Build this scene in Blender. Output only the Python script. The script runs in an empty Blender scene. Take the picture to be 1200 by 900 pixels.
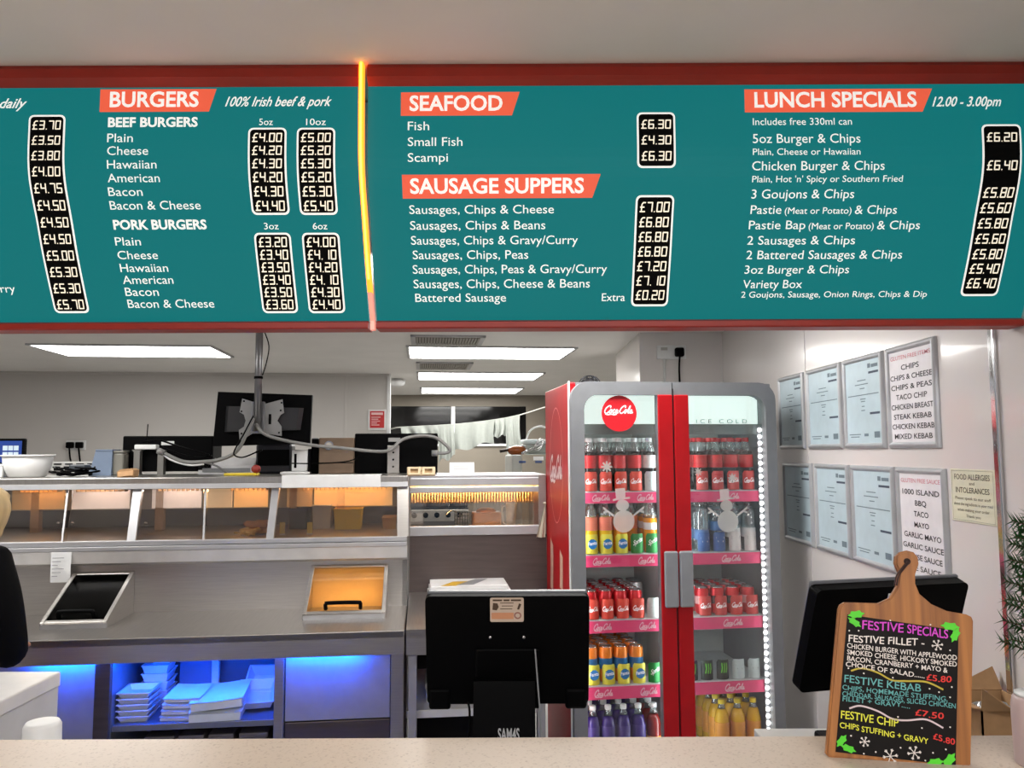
import bpy, bmesh, math, random
from mathutils import Vector, Matrix
rnd = random.Random(7)
scn = bpy.context.scene
COL = scn.collection
R = math.radians
# ---------------------------------------------------------------- camera
FPX, PITCH, ROLL = 930.0, R(4.86), R(0.25)
CAMP = Vector((0, 0, 1.6))
cam = bpy.data.cameras.new('camera'); cam.sensor_width = 36; cam.lens = 36 * FPX / 1200; cam.clip_start = .02
camo = bpy.data.objects.new('camera', cam); COL.objects.link(camo); scn.camera = camo
camo.matrix_world = Matrix.Translation(CAMP) @ Matrix.Rotation(math.pi / 2 + PITCH, 4, 'X') @ Matrix.Rotation(-ROLL, 4, 'Z')
# ---------------------------------------------------------------- light
scn.view_settings.view_transform = 'Standard'; scn.view_settings.look = 'None'
scn.view_settings.gamma = 1; scn.view_settings.use_curve_mapping = False
scn.view_settings.exposure = 0.0
wd = bpy.data.worlds.new('evening'); scn.world = wd; wd.use_nodes = True
wd.node_tree.nodes['Background'].inputs[0].default_value = (.85, .9, 1, 1)
wd.node_tree.nodes['Background'].inputs[1].default_value = .3
def area(name, loc, sx, sy, power, color, rot=(0, 0, 0)):
    l = bpy.data.lights.new(name, 'AREA'); l.shape = 'RECTANGLE'; l.size = sx; l.size_y = sy; l.energy = power; l.color = color
    o = bpy.data.objects.new(name, l); COL.objects.link(o); o.location = loc; o.rotation_euler = rot; return o
SHOP_W = 35
for x, y in ((-.9, -.6), (.6, -.6), (-.9, -2.2), (.6, -2.2)):
    area('added_shop_light', (x, y, 2.515), 1.15, .6, SHOP_W, (1, .975, .95))  # unseen lamps added behind the camera to light the front of the shop
LAMP = 15.0        # emission of the kitchen ceiling panels
HEAT = 40.0        # emission of the heat lamps
# ---------------------------------------------------------------- frames of reference
class Fr:
    """a frame: o origin, u right, v into depth, w up"""
    def __init__(s, o, deg=0, u=None, v=None, w=None):
        a = R(deg); s.o = Vector(o)
        s.u = u or Vector((math.cos(a), math.sin(a), 0)); s.v = v or Vector((-math.sin(a), math.cos(a), 0)); s.w = w or Vector((0, 0, 1))
    def p(s, u, v, w): return s.o + s.u * u + s.v * v + s.w * w
    def rot(s):
        return Matrix((s.u, s.v, s.w)).transposed().to_4x4()
    def hit(s, px, py, v):
        d = ray(px, py); t = (v - (CAMP - s.o).dot(s.v)) / d.dot(s.v); P = CAMP + d * t - s.o
        return P.dot(s.u), P.dot(s.w)
    def hitz(s, px, py, w):
        d = ray(px, py); t = (w - (CAMP - s.o).dot(s.w)) / d.dot(s.w); P = CAMP + d * t - s.o
        return P.dot(s.u), P.dot(s.v)
    def hitu(s, px, py, u):
        d = ray(px, py); t = (u - (CAMP - s.o).dot(s.u)) / d.dot(s.u); P = CAMP + d * t - s.o
        return P.dot(s.v), P.dot(s.w)
def ray(px, py):
    x, y = (px - 600) / FPX, -(py - 450) / FPX
    c, k = math.cos(ROLL), math.sin(ROLL)
    x, y = c * x + k * y, -k * x + c * y
    return Vector((x, math.cos(PITCH) - math.sin(PITCH) * y, math.sin(PITCH) + math.cos(PITCH) * y))
W = Fr((0, 0, 0)); K = Fr((0, 0, 0), 6.5)
FG = Fr((W.hit(668, 600, 3.4)[0], 3.4, 0), 8)
# ---------------------------------------------------------------- materials
def lin(c):
    return tuple(((x / 255 / 12.92) if x / 255 <= .04045 else ((x / 255 + .055) / 1.055) ** 2.4) for x in c) + (1,)
MATS = {}
def mat(name, col, rough=.5, metal=0, emit=0, ecol=None, alpha=1, var=.06, scale=12, stretch=None, bump=0, spec=.5, col2=None, tex='noise', thr=None, coat=0):
    if name in MATS: return MATS[name]
    m = bpy.data.materials.new(name); m.use_nodes = True; nt = m.node_tree; N = nt.nodes; L = nt.links
    b = N['Principled BSDF']
    b.inputs['Roughness'].default_value = rough; b.inputs['Metallic'].default_value = metal
    b.inputs['Specular IOR Level'].default_value = spec; b.inputs['Alpha'].default_value = alpha
    b.inputs['Coat Weight'].default_value = coat
    tc = N.new('ShaderNodeTexCoord'); mp = N.new('ShaderNodeMapping'); L.new(tc.outputs['Object'], mp.inputs[0])
    if stretch: mp.inputs['Scale'].default_value = stretch
    if tex == 'voronoi':
        t = N.new('ShaderNodeTexVoronoi'); t.inputs['Scale'].default_value = scale; fac = t.outputs['Color']
    elif tex == 'wave':
        t = N.new('ShaderNodeTexWave'); t.inputs['Scale'].default_value = scale; t.inputs['Distortion'].default_value = 5; t.inputs['Detail'].default_value = 3; fac = t.outputs['Fac']
    else:
        t = N.new('ShaderNodeTexNoise'); t.inputs['Scale'].default_value = scale; t.inputs['Detail'].default_value = 4; fac = t.outputs['Fac']
    L.new(mp.outputs[0], t.inputs['Vector'])
    rp = N.new('ShaderNodeValToRGB'); L.new(fac, rp.inputs[0])
    c = lin(col); d = lin(col2) if col2 else tuple(x * (1 - var * 2.2) for x in c[:3]) + (1,)
    rp.color_ramp.elements[0].color = d; rp.color_ramp.elements[1].color = c
    lo, hi = thr or (.3, .7)
    rp.color_ramp.elements[0].position = lo; rp.color_ramp.elements[1].position = hi
    L.new(rp.outputs[0], b.inputs['Base Color'])
    if emit:
        b.inputs['Emission Color'].default_value = lin(ecol or col); b.inputs['Emission Strength'].default_value = emit
    if bump:
        bp = N.new('ShaderNodeBump'); bp.inputs['Strength'].default_value = bump; bp.inputs['Distance'].default_value = .002
        L.new(fac, bp.inputs['Height']); L.new(bp.outputs[0], b.inputs['Normal'])
    MATS[name] = m; return m
def glassmat(name, tint=(255, 255, 255), refl=.12, rough=.03, haze=0, hcol=(220, 225, 225), fk=.7):
    m = bpy.data.materials.new(name); m.use_nodes = True; nt = m.node_tree; N = nt.nodes; L = nt.links; N.clear()
    o = N.new('ShaderNodeOutputMaterial'); tr = N.new('ShaderNodeBsdfTransparent'); tr.inputs[0].default_value = lin(tint)
    g = N.new('ShaderNodeBsdfGlossy'); g.inputs['Roughness'].default_value = rough
    lw = N.new('ShaderNodeLayerWeight'); lw.inputs[0].default_value = .25
    mr = N.new('ShaderNodeMath'); mr.operation = 'MULTIPLY_ADD'; mr.inputs[1].default_value = fk; mr.inputs[2].default_value = refl * .4; L.new(lw.outputs['Fresnel'], mr.inputs[0])
    mx = N.new('ShaderNodeMixShader'); L.new(mr.outputs[0], mx.inputs[0]); L.new(tr.outputs[0], mx.inputs[1]); L.new(g.outputs[0], mx.inputs[2])
    out = mx
    if haze:
        d = N.new('ShaderNodeBsdfDiffuse'); nz = N.new('ShaderNodeTexNoise'); nz.inputs['Scale'].default_value = 30
        d.inputs[0].default_value = lin(hcol); m2 = N.new('ShaderNodeMixShader'); m2.inputs[0].default_value = haze
        L.new(mx.outputs[0], m2.inputs[1]); L.new(d.outputs[0], m2.inputs[2]); out = m2
    L.new(out.outputs[0], o.inputs[0]); MATS[name] = m; return m
steel = mat('brushed_steel', (176, 172, 168), .34, .85, var=.05, scale=9, stretch=(1, 1, 30))
steel_h = mat('brushed_steel_worktop', (170, 166, 162), .3, .9, var=.06, scale=9, stretch=(20, 1, 1))
steel_d = mat('dark_steel', (96, 86, 84), .42, .7, var=.08, scale=5, stretch=(1, 1, 12))
alu = mat('aluminium', (184, 184, 187), .38, .6)
chrome = mat('chrome', (225, 225, 228), .12, 1)
white_pl = mat('white_plastic', (225, 226, 226), .4)
white_wall = mat('white_wall_panel', (214, 208, 206), .16, var=.015, scale=2, coat=.3)
kitchen_wall = mat('kitchen_wall_paint', (196, 192, 188), .45, var=.03, scale=1.5)
ceil_m = mat('kitchen_ceiling_panel', (228, 226, 222), .5, var=.03, scale=3)
shop_ceil = mat('shop_ceiling_paint', (228, 220, 212), .7, var=.03, scale=3)
far_wall_m = mat('far_wall_taupe', (128, 120, 108), .5, var=.05, scale=2)
black_pl = mat('black_plastic', (3, 3, 4), .5, spec=.06)
black_mt = mat('matt_black', (13, 13, 15), .6, spec=.3)
dark_gl = mat('dark_window_glass', (6, 6, 7), .08)
red_gl = mat('red_gloss', (178, 12, 22), .4, spec=.3)
red_tr = mat('orange_red_trim', (160, 34, 14), .4)
teal = mat('teal_backlit_acrylic', (2, 36, 38), .5, spec=.2, emit=.68, ecol=(14, 134, 136), var=.03)
coral = mat('coral_backlit_plate', (150, 50, 35), .4, emit=.75, ecol=(252, 104, 72))
txt_w = mat('white_backlit_lettering', (230, 230, 225), .5, emit=.62, ecol=(255, 255, 250))
txt_k = mat('black_ink', (40, 40, 44), .6)
strip_k = mat('black_price_strip', (3, 3, 3), .6, spec=.1)
quartz = mat('speckled_quartz', (196, 180, 164), .32, tex='voronoi', scale=260, col2=(168, 150, 134), thr=(.02, .3))
wood = mat('teak_wood', (172, 112, 54), .45, scale=2.6, stretch=(26, 6, .9), col2=(124, 74, 34), thr=(.3, .66))
kraft = mat('brown_cardboard', (176, 138, 98), .8, var=.08, scale=30)
grey_pl = mat('grey_plastic', (128, 130, 133), .4)
grey_lt = mat('light_grey_laminate', (182, 180, 176), .4)
blue_gy = mat('blue_grey_plastic', (112, 128, 152), .5)
glass = glassmat('clear_glass', refl=.18)
fglass = glassmat('fridge_door_glass', refl=.1)
smoke = glassmat('smoked_glass', (150, 140, 130), refl=.35)
lampm = mat('light_diffuser', (250, 250, 250), .5, emit=LAMP, ecol=(255, 253, 248))
heatm = mat('heat_lamp_glow', (255, 190, 110), .5, emit=HEAT, ecol=(255, 208, 146))
ledw = mat('white_led', (255, 255, 255), .5, emit=9)
ledb = mat('blue_led', (40, 130, 255), .5, emit=240, ecol=(6, 84, 255))
# ---------------------------------------------------------------- mesh building
OFF = {}
class MB:
    def __init__(s): s.v = []; s.f = []; s.sm = []
    def add(s, vs, fs, smooth=False):
        n = len(s.v); s.v += [tuple(x) for x in vs]; s.f += [tuple(i + n for i in f) for f in fs]; s.sm += [smooth] * len(fs); return s
    def box(s, u0, u1, v0, v1, w0, w1, bev=0, M=None):
        bm = bmesh.new(); bmesh.ops.create_cube(bm, size=1)
        for q in bm.verts:
            q.co = Vector(((u0 + u1) / 2 + q.co.x * (u1 - u0), (v0 + v1) / 2 + q.co.y * (v1 - v0), (w0 + w1) / 2 + q.co.z * (w1 - w0)))
        if bev:
            bev = min(bev, .45 * min(abs(u1 - u0), abs(v1 - v0), abs(w1 - w0)))
            bmesh.ops.bevel(bm, geom=bm.edges[:], offset=bev, segments=2, affect='EDGES', profile=.5)
        return s.bm(bm, M)
    def bm(s, bm, M=None, smooth=False):
        bm.verts.index_update()
        s.add([(M @ q.co) if M else q.co.copy() for q in bm.verts], [[q.index for q in f.verts] for f in bm.faces], smooth); bm.free(); return s
    def prism(s, poly, v0, v1):
        """poly: (u,w) outline, extruded from v0 to v1"""
        n = len(poly)
        vs = [(a, v0, b) for a, b in poly] + [(a, v1, b) for a, b in poly]
        fs = [list(range(n)), list(range(2 * n - 1, n - 1, -1))] + [(i, n + i, n + (i + 1) % n, (i + 1) % n) for i in range(n)]
        return s.add(vs, fs)
    def prismu(s, poly, u0, u1):
        n = len(poly)
        vs = [(u0, a, b) for a, b in poly] + [(u1, a, b) for a, b in poly]
        fs = [list(range(n - 1, -1, -1)), list(range(n, 2 * n))] + [(i, (i + 1) % n, n + (i + 1) % n, n + i) for i in range(n)]
        return s.add(vs, fs)
    def prismz(s, poly, w0, w1):
        n = len(poly)
        vs = [(a, b, w0) for a, b in poly] + [(a, b, w1) for a, b in poly]
        fs = [list(range(n - 1, -1, -1)), list(range(n, 2 * n))] + [(i, (i + 1) % n, n + (i + 1) % n, n + i) for i in range(n)]
        return s.add(vs, fs)
    def ring(s, outer, inner, v0, v1):
        """frame between two outlines with the same number of points"""
        n = len(outer); vs = []
        for v in (v0, v1):
            vs += [(a, v, b) for a, b in outer] + [(a, v, b) for a, b in inner]
        fs = []
        for i in range(n):
            j = (i + 1) % n
            fs += [(i, j, n + j, n + i), (2 * n + i, 3 * n + i, 3 * n + j, 2 * n + j), (i, 2 * n + i, 2 * n + j, j), (n + i, n + j, 3 * n + j, 3 * n + i)]
        return s.add(vs, fs)
    def tube(s, pts, r, n=8, caps=True):
        P = [Vector(q) for q in pts]; vs = []; fs = []
        rs = r if isinstance(r, (list, tuple)) else [r] * len(P)
        ref = None
        for i, q in enumerate(P):
            t = (P[min(i + 1, len(P) - 1)] - P[max(i - 1, 0)]).normalized()
            if ref is None: ref = Vector((0, 0, 1)) if abs(t.z) < .9 else Vector((1, 0, 0))
            a = t.cross(ref).normalized(); b = a.cross(t).normalized(); ref = b
            for k in range(n):
                g = 2 * math.pi * k / n; vs.append(q + (a * math.cos(g) + b * math.sin(g)) * rs[i])
        for i in range(len(P) - 1):
            for k in range(n):
                fs.append((i * n + k, i * n + (k + 1) % n, (i + 1) * n + (k + 1) % n, (i + 1) * n + k))
        if caps: fs += [tuple(range(n - 1, -1, -1)), tuple(range((len(P) - 1) * n, len(P) * n))]
        return s.add(vs, fs, True)
    def lathe(s, prof, c=(0, 0, 0), n=16, smooth=True):
        vs = []; fs = []
        for r, z in prof:
            for k in range(n):
                g = 2 * math.pi * k / n; vs.append((c[0] + r * math.cos(g), c[1] + r * math.sin(g), c[2] + z))
        for i in range(len(prof) - 1):
            for k in range(n):
                fs.append((i * n + k, i * n + (k + 1) % n, (i + 1) * n + (k + 1) % n, (i + 1) * n + k))
        if prof[0][0] > 1e-4: fs.append(tuple(range(n - 1, -1, -1)))
        if prof[-1][0] > 1e-4: fs.append(tuple(range((len(prof) - 1) * n, len(prof) * n)))
        return s.add(vs, fs, smooth)
    def ball(s, c, rx, ry=None, rz=None, n=14):
        bm = bmesh.new(); bmesh.ops.create_uvsphere(bm, u_segments=n, v_segments=max(6, n * 2 // 3), radius=1)
        return s.bm(bm, Matrix.Translation(c) @ Matrix.Diagonal((rx, ry or rx, rz or rx, 1)), True)
    def grid(s, fn, nu, nv, smooth=True):
        vs = [fn(i / nu, j / nv) for j in range(nv + 1) for i in range(nu + 1)]
        fs = [(j * (nu + 1) + i, j * (nu + 1) + i + 1, (j + 1) * (nu + 1) + i + 1, (j + 1) * (nu + 1) + i) for j in range(nv) for i in range(nu)]
        return s.add(vs, fs, smooth)
    def disc(s, c, ru, rw, v, n=24):
        return s.add([(c[0] + ru * math.cos(2 * math.pi * k / n), v, c[1] + rw * math.sin(2 * math.pi * k / n)) for k in range(n)], [tuple(range(n))])
    def text(s, body, fn, w, h, bold=0, shear=0, font_w=None):
        vs, fs, tw = text_geo(body, bold, shear)
        k = w / tw if tw else 1
        return s.add([fn(x * k, y * h) for x, y in vs], fs)
    def ribbon(s, strokes, fn, wd):
        """flat pen strokes in 2D: list of polylines; fn maps 2D to 3D"""
        for st in strokes:
            P = [Vector((x, y)) for x, y in st]; vs = []; n = len(P)
            for i, q in enumerate(P):
                t = P[min(i + 1, n - 1)] - P[max(i - 1, 0)]
                if t.length < 1e-9: t = Vector((1, 0))
                t.normalize(); m = Vector((-t.y, t.x)) * wd / 2
                vs += [fn(q.x + m.x, q.y + m.y), fn(q.x - m.x, q.y - m.y)]
            s.add(vs, [(2 * i, 2 * i + 1, 2 * i + 3, 2 * i + 2) for i in range(n - 1)])
        return s
    def build(s, name, m, parent=None, fr=None, base=(0, 0, 0)):
        if parent is not None: off = OFF[parent.name]
        else: off = base
        me = bpy.data.meshes.new(name)
        me.from_pydata([(a - off[0], b - off[1], c - off[2]) for a, b, c in s.v], [], s.f)
        me.materials.append(m); me.polygons.foreach_set('use_smooth', s.sm)
        if fr is not None or parent is not None:
            bm = bmesh.new(); bm.from_mesh(me); bm.to_mesh(me); bm.free()
        me.update()
        o = bpy.data.objects.new(name, me); COL.objects.link(o)
        if parent is not None: o.parent = parent
        else:
            f = fr or W; o.matrix_world = Matrix.Translation(f.p(*base)) @ f.rot()
        OFF[o.name] = off; return o
TX = {}
def text_geo(body, bold=0, shear=0):
    key = (body, bold, shear)
    if key in TX: return TX[key]
    c = bpy.data.curves.new('t', 'FONT'); c.body = body; c.size = 1; c.resolution_u = 3; c.shear = shear; c.offset = bold; c.fill_mode = 'FRONT'
    o = bpy.data.objects.new('t', c); me = o.to_mesh()
    vs = [(q.co.x, q.co.y) for q in me.vertices]; fs = [tuple(p.vertices) for p in me.polygons]
    o.to_mesh_clear(); bpy.data.objects.remove(o); bpy.data.curves.remove(c)
    x0 = min((x for x, y in vs), default=0); x1 = max((x for x, y in vs), default=1)
    r = ([(x - x0, y / CAPH) for x, y in vs], fs, x1 - x0); TX[key] = r; return r
CAPH = 1.0
_v = text_geo('H')[0]; CAPH = max(y for x, y in _v); TX.clear()
def smooth_line(pts, k=5):
    P = [Vector(p) for p in pts]; out = []
    for i in range(len(P) - 1):
        a, b, c, d = P[max(i - 1, 0)], P[i], P[i + 1], P[min(i + 2, len(P) - 1)]
        for j in range(k):
            t = j / k
            out.append(.5 * ((2 * b) + (c - a) * t + (2 * a - 5 * b + 4 * c - d) * t * t + (3 * b - a - 3 * c + d) * t ** 3))
    return [tuple(q) for q in out + [P[-1]]]
def tag(o, label, cat, group=None):
    o['label'] = label; o['category'] = cat
    if group: o['group'] = group
    return o
def struct(mb, name, m, fr=None):
    o = mb.build(name, m, fr=fr); o['kind'] = 'structure'; return o
def thing(name, label, cat, fr=None, base=(0, 0, 0), group=None):
    o = bpy.data.objects.new(name, None); COL.objects.link(o); o.empty_display_size = .05
    f = fr or W; o.matrix_world = Matrix.Translation(f.p(*base)) @ f.rot()
    OFF[o.name] = base; return tag(o, label, cat, group)
KIDS = {}
def dup(root, loc, label, rz=None):
    r = root.copy(); COL.objects.link(r); r.location = loc; r['label'] = label
    if rz is not None: r.rotation_euler = (0, 0, rz)
    for ch in root.children:
        c = ch.copy(); COL.objects.link(c); c.parent = r
        for g in ch.children:
            d = g.copy(); COL.objects.link(d); d.parent = c
    return r
def rrect(u0, u1, w0, w1, r, k=5, rs=None):
    """rounded rectangle outline; rs = radii for bl, br, tr, tl"""
    rs = rs or (r,) * 4; out = []
    for (cu, cw, g0), q in zip((((u0), (w0), 180), (u1, w0, 270), (u1, w1, 0), (u0, w1, 90)), rs):
        su = 1 if cu == u0 else -1; sw = 1 if cw == w0 else -1
        for i in range(k + 1):
            g = R(g0 + 90 * i / k); out.append((cu + su * q + q * math.cos(g), cw + sw * q + q * math.sin(g)))
    return out
ORD = ['first', 'second', 'third', 'fourth', 'fifth', 'sixth']
# ================================================================ the setting
CEIL, KCEIL = 2.526, 2.33
struct(MB().box(-5.5, 3.5, -4, 12.5, -.06, 0), 'floor', mat('pale_bounce_floor', (176, 174, 172), .4, var=.08, scale=3))  # unseen floor, coloured pale so it bounces more light
struct(MB().box(-3.2, 1.36, -4, 1.9, CEIL, CEIL + .08), 'ceiling', shop_ceil)
o = struct(MB().box(-5.5, 3.5, 2.1, 12.5, KCEIL, KCEIL + .08), 'ceiling_kitchen', ceil_m)
struct(MB().box(-5.5, 1.36, 2.04, 2.1, KCEIL - .2, CEIL + .08), 'wall_bulkhead', white_wall)
struct(MB().box(-5.5, 1.36, 1.9, 2.1, CEIL + .0, CEIL + .08), 'ceiling_bulkhead', shop_ceil)
WX = 1.30
struct(MB().box(WX, WX + .08, -4, 4.87, 0, CEIL), 'wall_right', white_wall)
WBX = W.hit(750, 440, 4.87)[0]
struct(MB().box(WBX, WX + .08, 4.87, 5.98, 0, KCEIL), 'wall_back', white_wall)
struct(MB().box(-3.2, -3.12, -4, 1.2, 0, CEIL), 'wall_shop_left', kitchen_wall)
KLU = K.hit(456, 470, 7.5)[0]
struct(MB().box(-5, KLU, 7.5, 7.6, 0, KCEIL), 'wall_left', kitchen_wall, K)
struct(MB().box(-4.6, -4.5, 2.2, 7.5, 0, KCEIL), 'wall_far_left', kitchen_wall, K)
struct(MB().box(2.6, 2.7, 5, 10.4, 0, KCEIL), 'wall_far_right', far_wall_m, K)
FV = 10.25
fu0, fz1 = K.hit(452, 476, FV); fu1, fz0 = K.hit(617, 520, FV)
fw_ = MB().box(-2.5, fu0, FV, FV + .1, 0, KCEIL).box(fu1, 2.7, FV, FV + .1, 0, KCEIL).box(fu0, fu1, FV, FV + .1, fz1, KCEIL).box(fu0, fu1, FV, FV + .1, 0, fz0)
struct(fw_, 'wall_far', far_wall_m, K)
w1 = struct(MB().box(fu0, fu1, FV + .04, FV + .06, fz0, fz1), 'window_1', dark_gl, K)
OFF[w1.name] = (0, 0, 0)
mu = K.hit(531, 490, FV)[0]
MB().box(mu - .025, mu + .025, FV - .005, FV + .05, fz0, fz1, .004).build('mullion', white_pl, w1)
MB().box(fu0, fu1, FV - .03, FV + .05, fz0 - .03, fz0, .004).build('window_sill', white_pl, w1)
# trims on the walls
ty, tz = W.hitu(1176, 600, WX)
tt = MB().box(WX - .012, WX, ty - .012, ty + .012, 0, CEIL, .003)
struct(tt, 'trim_1', chrome)
ty = W.hitu(946, 500, WX)[0]
struct(MB().box(WX - .003, WX, ty - .006, ty + .006, 0, CEIL), 'trim_2', white_wall)
ku = K.hit(405, 470, 7.5)[0]
struct(MB().box(ku - .012, ku + .012, 7.494, 7.5, 0, KCEIL, .002), 'trim_3', kitchen_wall, K)
struct(MB().box(KLU - .02, KLU + .012, 7.49, 7.61, 0, KCEIL, .003), 'trim_4', white_pl, K)
struct(MB().box(-4.5, KLU, 7.47, 7.5, KCEIL - .02, KCEIL), 'trim_5', kitchen_wall, K)

# ================================================================ menu boards
PROF = [(2.56, 1.843), (2.393, 1.843), (2.269, 1.850), (2.157, 1.894), (2.081, 1.925), (1.953, 1.988), (1.88, 2.030)]
def bY(z):
    for i in range(len(PROF) - 1):
        if z >= PROF[i + 1][0] or i == len(PROF) - 2:
            (za, ya), (zb, yb) = PROF[i], PROF[i + 1]
            zp, yp = PROF[max(i - 1, 0)]; zn, yn = PROF[min(i + 2, len(PROF) - 1)]
            t = (z - za) / (zb - za); ma = (yb - yp) / ((zb - zp) or 1) * (zb - za); mb_ = (yn - ya) / ((zn - za) or 1) * (zb - za)
            return (2 * t ** 3 - 3 * t ** 2 + 1) * ya + (t ** 3 - 2 * t ** 2 + t) * ma + (-2 * t ** 3 + 3 * t ** 2) * yb + (t ** 3 - t ** 2) * mb_
def bP(x, z, off=0): return (x, bY(z) - off, z)
def bH(px, py):
    Y = 1.9
    for _ in range(25): x, z = W.hit(px, py, Y); Y = .5 * Y + .5 * bY(z)
    return x, z
ZT, ZB = bH(600, 96)[1], bH(600, 377)[1]
XL, XR = bH(421, 200)[0], bH(431, 200)[0]
def btext(mb, body, pl, pr, base, cap, bold=0, shear=0, off=.0022):
    x0, z0 = bH(pl, base); x1, z1 = bH(pr, base); h = bH(pl, base - cap)[1] - z0
    mb.text(body, lambda u, v: bP(x0 + u, z0 + v, off), x1 - x0, h, bold, shear)
SEG = {'0': 'abcdef', '1': 'bc', '2': 'abged', '3': 'abgcd', '4': 'fgbc', '5': 'afgcd', '6': 'afgedc', '7': 'abc', '8': 'abcdefg', '9': 'abfgcd'}
SP = {'a': ((0, 1), (.56, 1)), 'b': ((.56, 1), (.56, .5)), 'c': ((.56, .5), (.56, 0)), 'd': ((0, 0), (.56, 0)), 'e': ((0, .5), (0, 0)), 'f': ((0, 1), (0, .5)), 'g': ((0, .5), (.56, .5))}
def seg_text(mb, s, xc, zc, w, h, fn, t=.15):
    adv = {'.': .32}; n = sum(adv.get(c, .86) for c in s) - .3; k = w / n; x = xc - w / 2
    for c in s:
        if c == '.':
            L = [((.0, .0), (.03, -.02))]
        elif c in SEG:
            L = [SP[q] for q in SEG[c]]
        else:  # pound sign
            L = [((.14, 0), (.14, .8)), ((.14, .8), (.3, 1)), ((.3, 1), (.56, 1)), ((-.02, .5), (.44, .5)), ((-.02, 0), (.56, 0))]
        sh = (lambda a, b: (x + (a + .06 * (b - .5)) * k, zc - h / 2 + b * h))
        for (a, b), (cc, d) in L:
            ax, az = sh(a, b); cx, cz = sh(cc, d); dx, dz = cx - ax, cz - az; l = math.hypot(dx, dz) or 1; e = t * k / 2
            ux, uz = dx / l * e, dz / l * e; nx, nz = -uz, ux
            q = [(ax - ux * .6 + nx * .7, az - uz * .6 + nz * .7), (ax - ux * .6 - nx * .7, az - uz * .6 - nz * .7), (ax - nx, az - nz), (cx - nx, cz - nz), (cx + ux * .6 - nx * .7, cz + uz * .6 - nz * .7), (cx + ux * .6 + nx * .7, cz + uz * .6 + nz * .7), (cx + nx, cz + nz), (ax + nx, az + nz)]
            mb.add([fn(a_, b_) for a_, b_ in q], [tuple(range(8))])
        x += adv.get(c, .86) * k
def rounded_strip(mb, x0, x1, z0, z1, r, off, n=18):
    zs = [z0 + r * (1 - math.cos(R(90 * i / 4))) for i in range(5)] + [z0 + r + (z1 - z0 - 2 * r) * i / n for i in range(1, n)] + [z1 - r * (1 - math.cos(R(90 - 90 * i / 4))) for i in range(5)]
    vs = []
    for z in zs:
        d = min(z - z0, z1 - z); ins = r - math.sqrt(max(0, r * r - (r - d) ** 2)) if d < r else 0
        vs += [bP(x0 + ins, z, off), bP(x1 - ins, z, off)]
    mb.add(vs, [(2 * i, 2 * i + 1, 2 * i + 3, 2 * i + 2) for i in range(len(zs) - 1)])
def price_strip(root, label, xa, xb, ytop, ybot, prices, y0=None, y1=None, ys=None, lean=0):
    x0, zt = bH(xa, ytop + 6); x1 = bH(xb, ytop + 6)[0]; zt = bH(xa, ytop)[1]
    zb = bH((xa + xb) / 2 + lean, ybot)[1]
    m = MB(); rounded_strip(m, x0, x1, zb, zt, .012, .001); p = m.build('price_strip', txt_w, root); p['label'] = label
    m = MB(); rounded_strip(m, x0 + .0045, x1 - .0045, zb + .0045, zt - .0045, .009, .0016); q = m.build('backing', strip_k, p)
    m = MB(); n = len(prices)
    if ys is None:
        za, zc = bH((xa + xb) / 2, y0)[1], bH((xa + xb) / 2 + lean, y1)[1]; zs = [za + (zc - za) * i / (n - 1) for i in range(n)]
    else: zs = [bH((xa + xb) / 2, y)[1] for y in ys]
    for s, z in zip(prices, zs): seg_text(m, s, (x0 + x1) / 2, z, (x1 - x0) * .74, .0195, lambda a, b: bP(a, b, .0024))
    m.build('price_digits', mat('cream_price_digits', (235, 225, 200), .5, emit=.7, ecol=(255, 244, 222)), p)
def plate(root, title, pl, pt, pr, pb, slant, tl, tr, base, cap=17):
    x0, zt = bH(pl, pt); x1 = bH(pr, pt)[0]; zb = bH(pl, pb)[1]; x2 = bH(pr - slant, pb)[0]
    m = MB(); m.add([bP(x0, zb, .0012), bP(x2, zb, .0012), bP(x1, zt, .0012), bP(x0, zt, .0012)], [(0, 1, 2, 3)])
    p = m.build('heading_plate', coral, root); p['label'] = 'coral heading plate reading ' + title
    m = MB(); btext(m, title, tl, tr, base, cap, .022); m.build('heading_lettering', txt_w, p)
def board(name, label, x0, x1):
    r = thing(name, label, 'menu board', W, ((x0 + x1) / 2, 1.95, ZB), 'hanging menu boards')
    n = 24; zs = [ZB + (ZT - ZB) * i / n for i in range(n + 1)]
    m = MB(); vs = [bP(x, z, o_) for o_ in (0, -.02) for z in zs for x in (x0, x1)]; k = 2 * (n + 1)
    fs = [(2 * i, 2 * i + 1, 2 * i + 3, 2 * i + 2) for i in range(n)] + [(k + 2 * i + 1, k + 2 * i, k + 2 * i + 2, k + 2 * i + 3) for i in range(n)]
    fs += [(2 * i, 2 * i + 2, k + 2 * i + 2, k + 2 * i) for i in range(n)] + [(2 * i + 3, 2 * i + 1, k + 2 * i + 1, k + 2 * i + 3) for i in range(n)] + [(0, k, k + 1, 1), (2 * n, 2 * n + 1, k + 2 * n + 1, k + 2 * n)]
    m.add(vs, fs).build('panel', teal, r)
    ya, yb = bY(ZT), bY(ZB); zb2 = bH(600, 386)[1]
    m = MB().prismu([(ya - .012, ZT), (ya - .02, ZT + .006), (ya - .02, CEIL - .012), (ya - .012, CEIL), (ya + .06, CEIL), (ya + .06, ZT - .01), (ya, ZT - .01)], x0, x1); m.build('top_trim', red_tr, r)
    m = MB().prismu([(yb - .014, zb2 + .003), (yb - .014, ZB - .002), (yb - .004, ZB + .003), (yb + .05, ZB + .003), (yb + .05, zb2), (yb - .01, zb2)], x0, x1); m.build('bottom_trim', red_tr, r)
    m = MB().box(x0, x1, yb + .015, yb + .05, ZB, CEIL - .01); m.build('back_panel', white_pl, r)
    return r
BL = board('menu_board', 'teal menu board of burger prices left of the glowing orange strip', -1.5, XL)
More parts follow.
